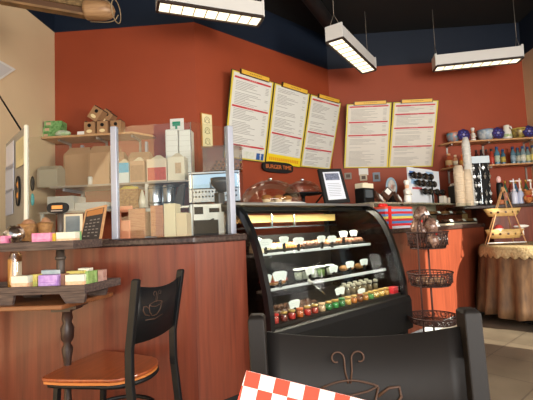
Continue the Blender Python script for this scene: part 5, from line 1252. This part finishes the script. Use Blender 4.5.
def wood_bowl(x0, x1, y0, y1, label):
    a = yp(x0, y0, Yb-.02); b = yp(x1, y0, Yb-.02); h = (a.z-yp(x0, y1, Yb-.02).z)
    w_ = (b.x-a.x)/2; c = Vector(((a.x+b.x)/2, Yb+.02, a.z-h))
    t = thing('boat_basket', label, 'basket', c, 0, 'boat-shaped baskets on the ladder stand')
    prof2 = [(w_*.72, 0), (w_*.86, h*.4), (w_, h), (w_*.95, h), (w_*.8, h*.45), (w_*.5, h*.2)]
    MB().lathe(prof2, n=28, sy=.38).build('basket_shell', mat('bamboo', '#cfae72', .5, col2='#a98247', nscale=14, stretch=(2, 2, 10)), t)
    mb = MB()
    for k in range(5): a_ = -pi/2+(k-2)*.42; mb.cyl((cos(a_)*w_*.93, sin(a_)*w_*.38*.93, h*.5), (cos(a_)*w_*.97, sin(a_)*w_*.38*.97, h*.5), .012, n=10)
    mb.build('dark_dot', CHO, t)
    return c, w_, h
c1_, w1_, h1_ = wood_bowl(485, 523, 209, 217, 'upper boat-shaped basket on the ladder stand')
c2_, w2_, h2_ = wood_bowl(486.5, 526.5, 230, 239, 'lower boat-shaped basket on the ladder stand')
p = yp(498.5, 226, Yb); t = thing('santa_mug', 'small red and white mug-shaped ornament in the lower boat basket', 'ornament', (p.x, Yb, c2_.z+h2_*.25))
MB().lathe([(.028, 0), (.038, .05)], n=14).build('dark_cup', BP, t); MB().lathe([(.05, .05), (.055, .065), (.045, .085)], n=14).build('white_brim', WPL, t); MB().lathe([(.046, .085), (.03, .115), (.01, .125)], n=14).build('red_cap', colm('#b8322c', .7), t)
p = yp(522, 224, Yb); t = thing('white_shoe_ornament', 'white long-toed ornament on a short stem at the right of the lower basket', 'ornament', (p.x, Yb, c2_.z+h2_*.25))
MB().cyl((0.0, 0, 0), (0, 0, .08), .012, n=10).build('stem', WPL, t); MB().ell((-.01, 0, .10), .085, .025, .018, 12).build('toe', WPL, t); MB().ell((-.055, 0, .112), .03, .02, .012, 10).build('red_tip', colm('#b05a50'), t)
for k in range(4):
    solo(MB().ell((0, 0, .016), .022, .02, .016, 10, .1), 'wrapped_sweet', mat('sweet_wrap_%d' % (k % 2), ['#d9d2c8', '#6a3c2c'][k % 2], .3), 'wrapped sweet, %s from the left in the upper boat basket' % ordn[k], 'sweet', (c1_.x-.09+k*.06, c1_.y, c1_.z+h1_*.45), 0, 'sweets in the upper boat basket')
# ---- wire candy stand
ws = thing('wire_candy_stand', 'tall brown wire stand with three round baskets beside the pastry case', 'display stand', W(3.19, 1.62, 0), A45)
R_ = .15
def wring(z, r, n_=32): return [(cos(2*pi*i/n_)*r, sin(2*pi*i/n_)*r, z) for i in range(n_)]
for z, h, rr_ in ((.90, .13, .15), (.60, .10, .165), (.30, .05, .185)):
    mb = MB()
    mb.tube(wring(z+h, rr_+.012), .006, 6, True); mb.tube(wring(z, rr_-.015), .005, 6, True)
    for k in range(4): mb.tube(wring(z+h*(k+1)/5, rr_-.015+.027*(k+1)/5), .003, 4, True)
    for i in range(36):
        a = 2*pi*i/36; mb.tube([(cos(a)*(rr_-.015), sin(a)*(rr_-.015), z), (cos(a+.14)*(rr_+.01), sin(a+.14)*(rr_+.01), z+h)], .003, 4)
    for k in range(-5, 6):
        x = k*(rr_-.02)/5.4; yy = sqrt(max((rr_-.02)**2-x*x, .0004)); mb.tube([(x, -yy, z), (x, yy, z)], .0035, 4); mb.tube([(-yy, x, z), (yy, x, z)], .0035, 4)
    for i in range(12):
        a = 2*pi*i/12; mb.tube([(cos(a+.14*cos(b_))*(rr_+.004), sin(a+.14*cos(b_))*(rr_+.004), z+h*.5+h*.35*sin(b_)) for b_ in [2*pi*j/10 for j in range(10)]], .0035, 4, True)
    mb.build('wire_basket', IRON, ws)
MB().tube([(0, 0, .0), (0, 0, 1.0)], .006, 8).tube([(.012, 0, .0), (.012, 0, .9)], .004, 8).build('pole', IRON, ws)
mb = MB(); arch = [(-R_-.01, .0, .1), (-R_-.01, 0, .6), (-R_-.012, 0, .95)]
for i in range(14): a = pi-pi*i/13; arch.append((cos(a)*(R_+.012), 0, 1.0+sin(a)*.18))
arch += [(R_+.012, 0, .95)]
mb.tube(arch, .006, 6)
for k in range(-3, 4): x = k*.045; mb.tube([(x, 0, .95), (x, 0, 1.0+.18*sqrt(max(0, 1-(x/(R_+.01))**2)))], .003, 4)
mb.build('arched_back', IRON, ws)
mb = MB()
for i in range(3): a = 2*pi*i/3+.4; MB().tube([(0, 0, .16), (cos(a)*.1, sin(a)*.1, .10), (cos(a)*.19, sin(a)*.19, .008)], .007, 6).build('foot', IRON, ws)
for k, (dx, dy, z, lb) in enumerate(((-.07, -.08, .915, 'leftmost in the top wire basket'), (.02, -.09, .915, 'in front in the top wire basket'), (.09, -.03, .915, 'at the right in the top wire basket'), (-.02, .02, .99, 'stacked in the middle of the top basket'), (.06, .03, 1.03, 'high up with a white tag'), (-.05, .05, 1.02, 'with a red ribbon at the back'), (.01, .04, 1.12, 'topmost in the wire stand'), (.09, .02, 1.0, 'on the right edge with a bent tag'), (-.01, -.05, 1.02, 'in the centre front of the pile'))):
    pw = MW[ws.name] @ Vector((dx, dy, z))
    t = thing('candy_bag', 'dark chocolate candy bag ' + lb, 'candy bag', pw, A45+random.uniform(-.4, .4), 'candy bags on the wire stand')
    MB().ell((0, 0, .055), .065, .05, .07, 14, .2).build('bag', mat('candy_wrap', '#4a2c22', .2, col2='#a08070', nscale=35, bump=.6), t)
    MB().obox((.01, -.045, .07), .05, .004, .04, Matrix.Rotation(-.5, 4, 'X')).build('gift_tag', mat('tag_card'), t)
    if k in (0, 3, 5): MB().ell((-.01, -.035, .1), .02, .012, .014, 8).build('red_bow', colm('#b8281e'), t)
for k in range(7):
    a = 2*pi*k/7; pw = MW[ws.name] @ Vector((cos(a)*.085, sin(a)*.085, .605))
    solo(MB().ell((0, 0, .025), .045, .035, .028, 10, .15), 'cookie_packet', mat('cookie_pack', '#5e3e2c', .25, col2='#9a7860', nscale=30), 'brown cookie packet lying in the middle wire basket', 'packet', pw, a, 'cookie packets in the middle wire basket')

# ================================================================== LIGHT
def lamp(kind, name, loc, rot, energy, color=(1, 1, 1), size=1, sy=None, **kw):
    l = bpy.data.lights.new(name, kind); l.energy = energy; l.color = color
    if kind == 'AREA': l.size = size; l.shape = 'RECTANGLE' if sy else 'SQUARE'; l.size_y = sy or size
    for k, v in kw.items(): setattr(l, k, v)
    o = bpy.data.objects.new(name, l); C.objects.link(o); o.location = loc; o.rotation_euler = rot; return o
def aim(o, tgt): o.rotation_euler = (Vector(tgt)-Vector(o.location)).to_track_quat('-Z', 'Y').to_euler()
sun_dir = Vector((-.70, .50, -.43)).normalized()
s = lamp('SUN', 'sun', (8, 0, 6), (0, 0, 0), 16, (1, .90, .74), angle=radians(.8)); s.rotation_euler = sun_dir.to_track_quat('-Z', 'Y').to_euler()
wl = lamp('AREA', 'shopfront_daylight', (1.6, -2.6, 1.9), (0, 0, 0), 190, (1, .95, .88), 3.6, 2.2); aim(wl, (.3, 4, 1.4))
wl2 = lamp('AREA', 'side_daylight', (3.3, .4, 1.8), (0, 0, 0), 125, (1, .94, .86), 1.2, 1.2); aim(wl2, (-1.2, 4.0, 1.5))
wd_ = bpy.data.worlds.new('daylight'); bpy.context.scene.world = wd_; wd_.use_nodes = True
bg = wd_.node_tree.nodes['Background']; bg.inputs[0].default_value = (.80, .90, 1, 1); bg.inputs[1].default_value = .95

# ================================================================== CAMERA
cd = bpy.data.cameras.new('camera'); co = bpy.data.objects.new('camera', cd); C.objects.link(co)
cd.sensor_fit = 'HORIZONTAL'; cd.sensor_width = 36; cd.lens = 36*FP/533; cd.clip_start = .02
Mx = Matrix(((cr.x, cu.x, -cf.x, 0), (cr.y, cu.y, -cf.y, 0), (cr.z, cu.z, -cf.z, EYE), (0, 0, 0, 1)))
co.matrix_world = Mx
sc = bpy.context.scene; sc.camera = co
sc.view_settings.view_transform = 'Standard'; sc.view_settings.look = 'None'; sc.view_settings.gamma = 1; sc.view_settings.exposure = .35
try: sc.view_settings.use_curve_mapping = False
except Exception: pass
sc.cycles.transparent_max_bounces = 24
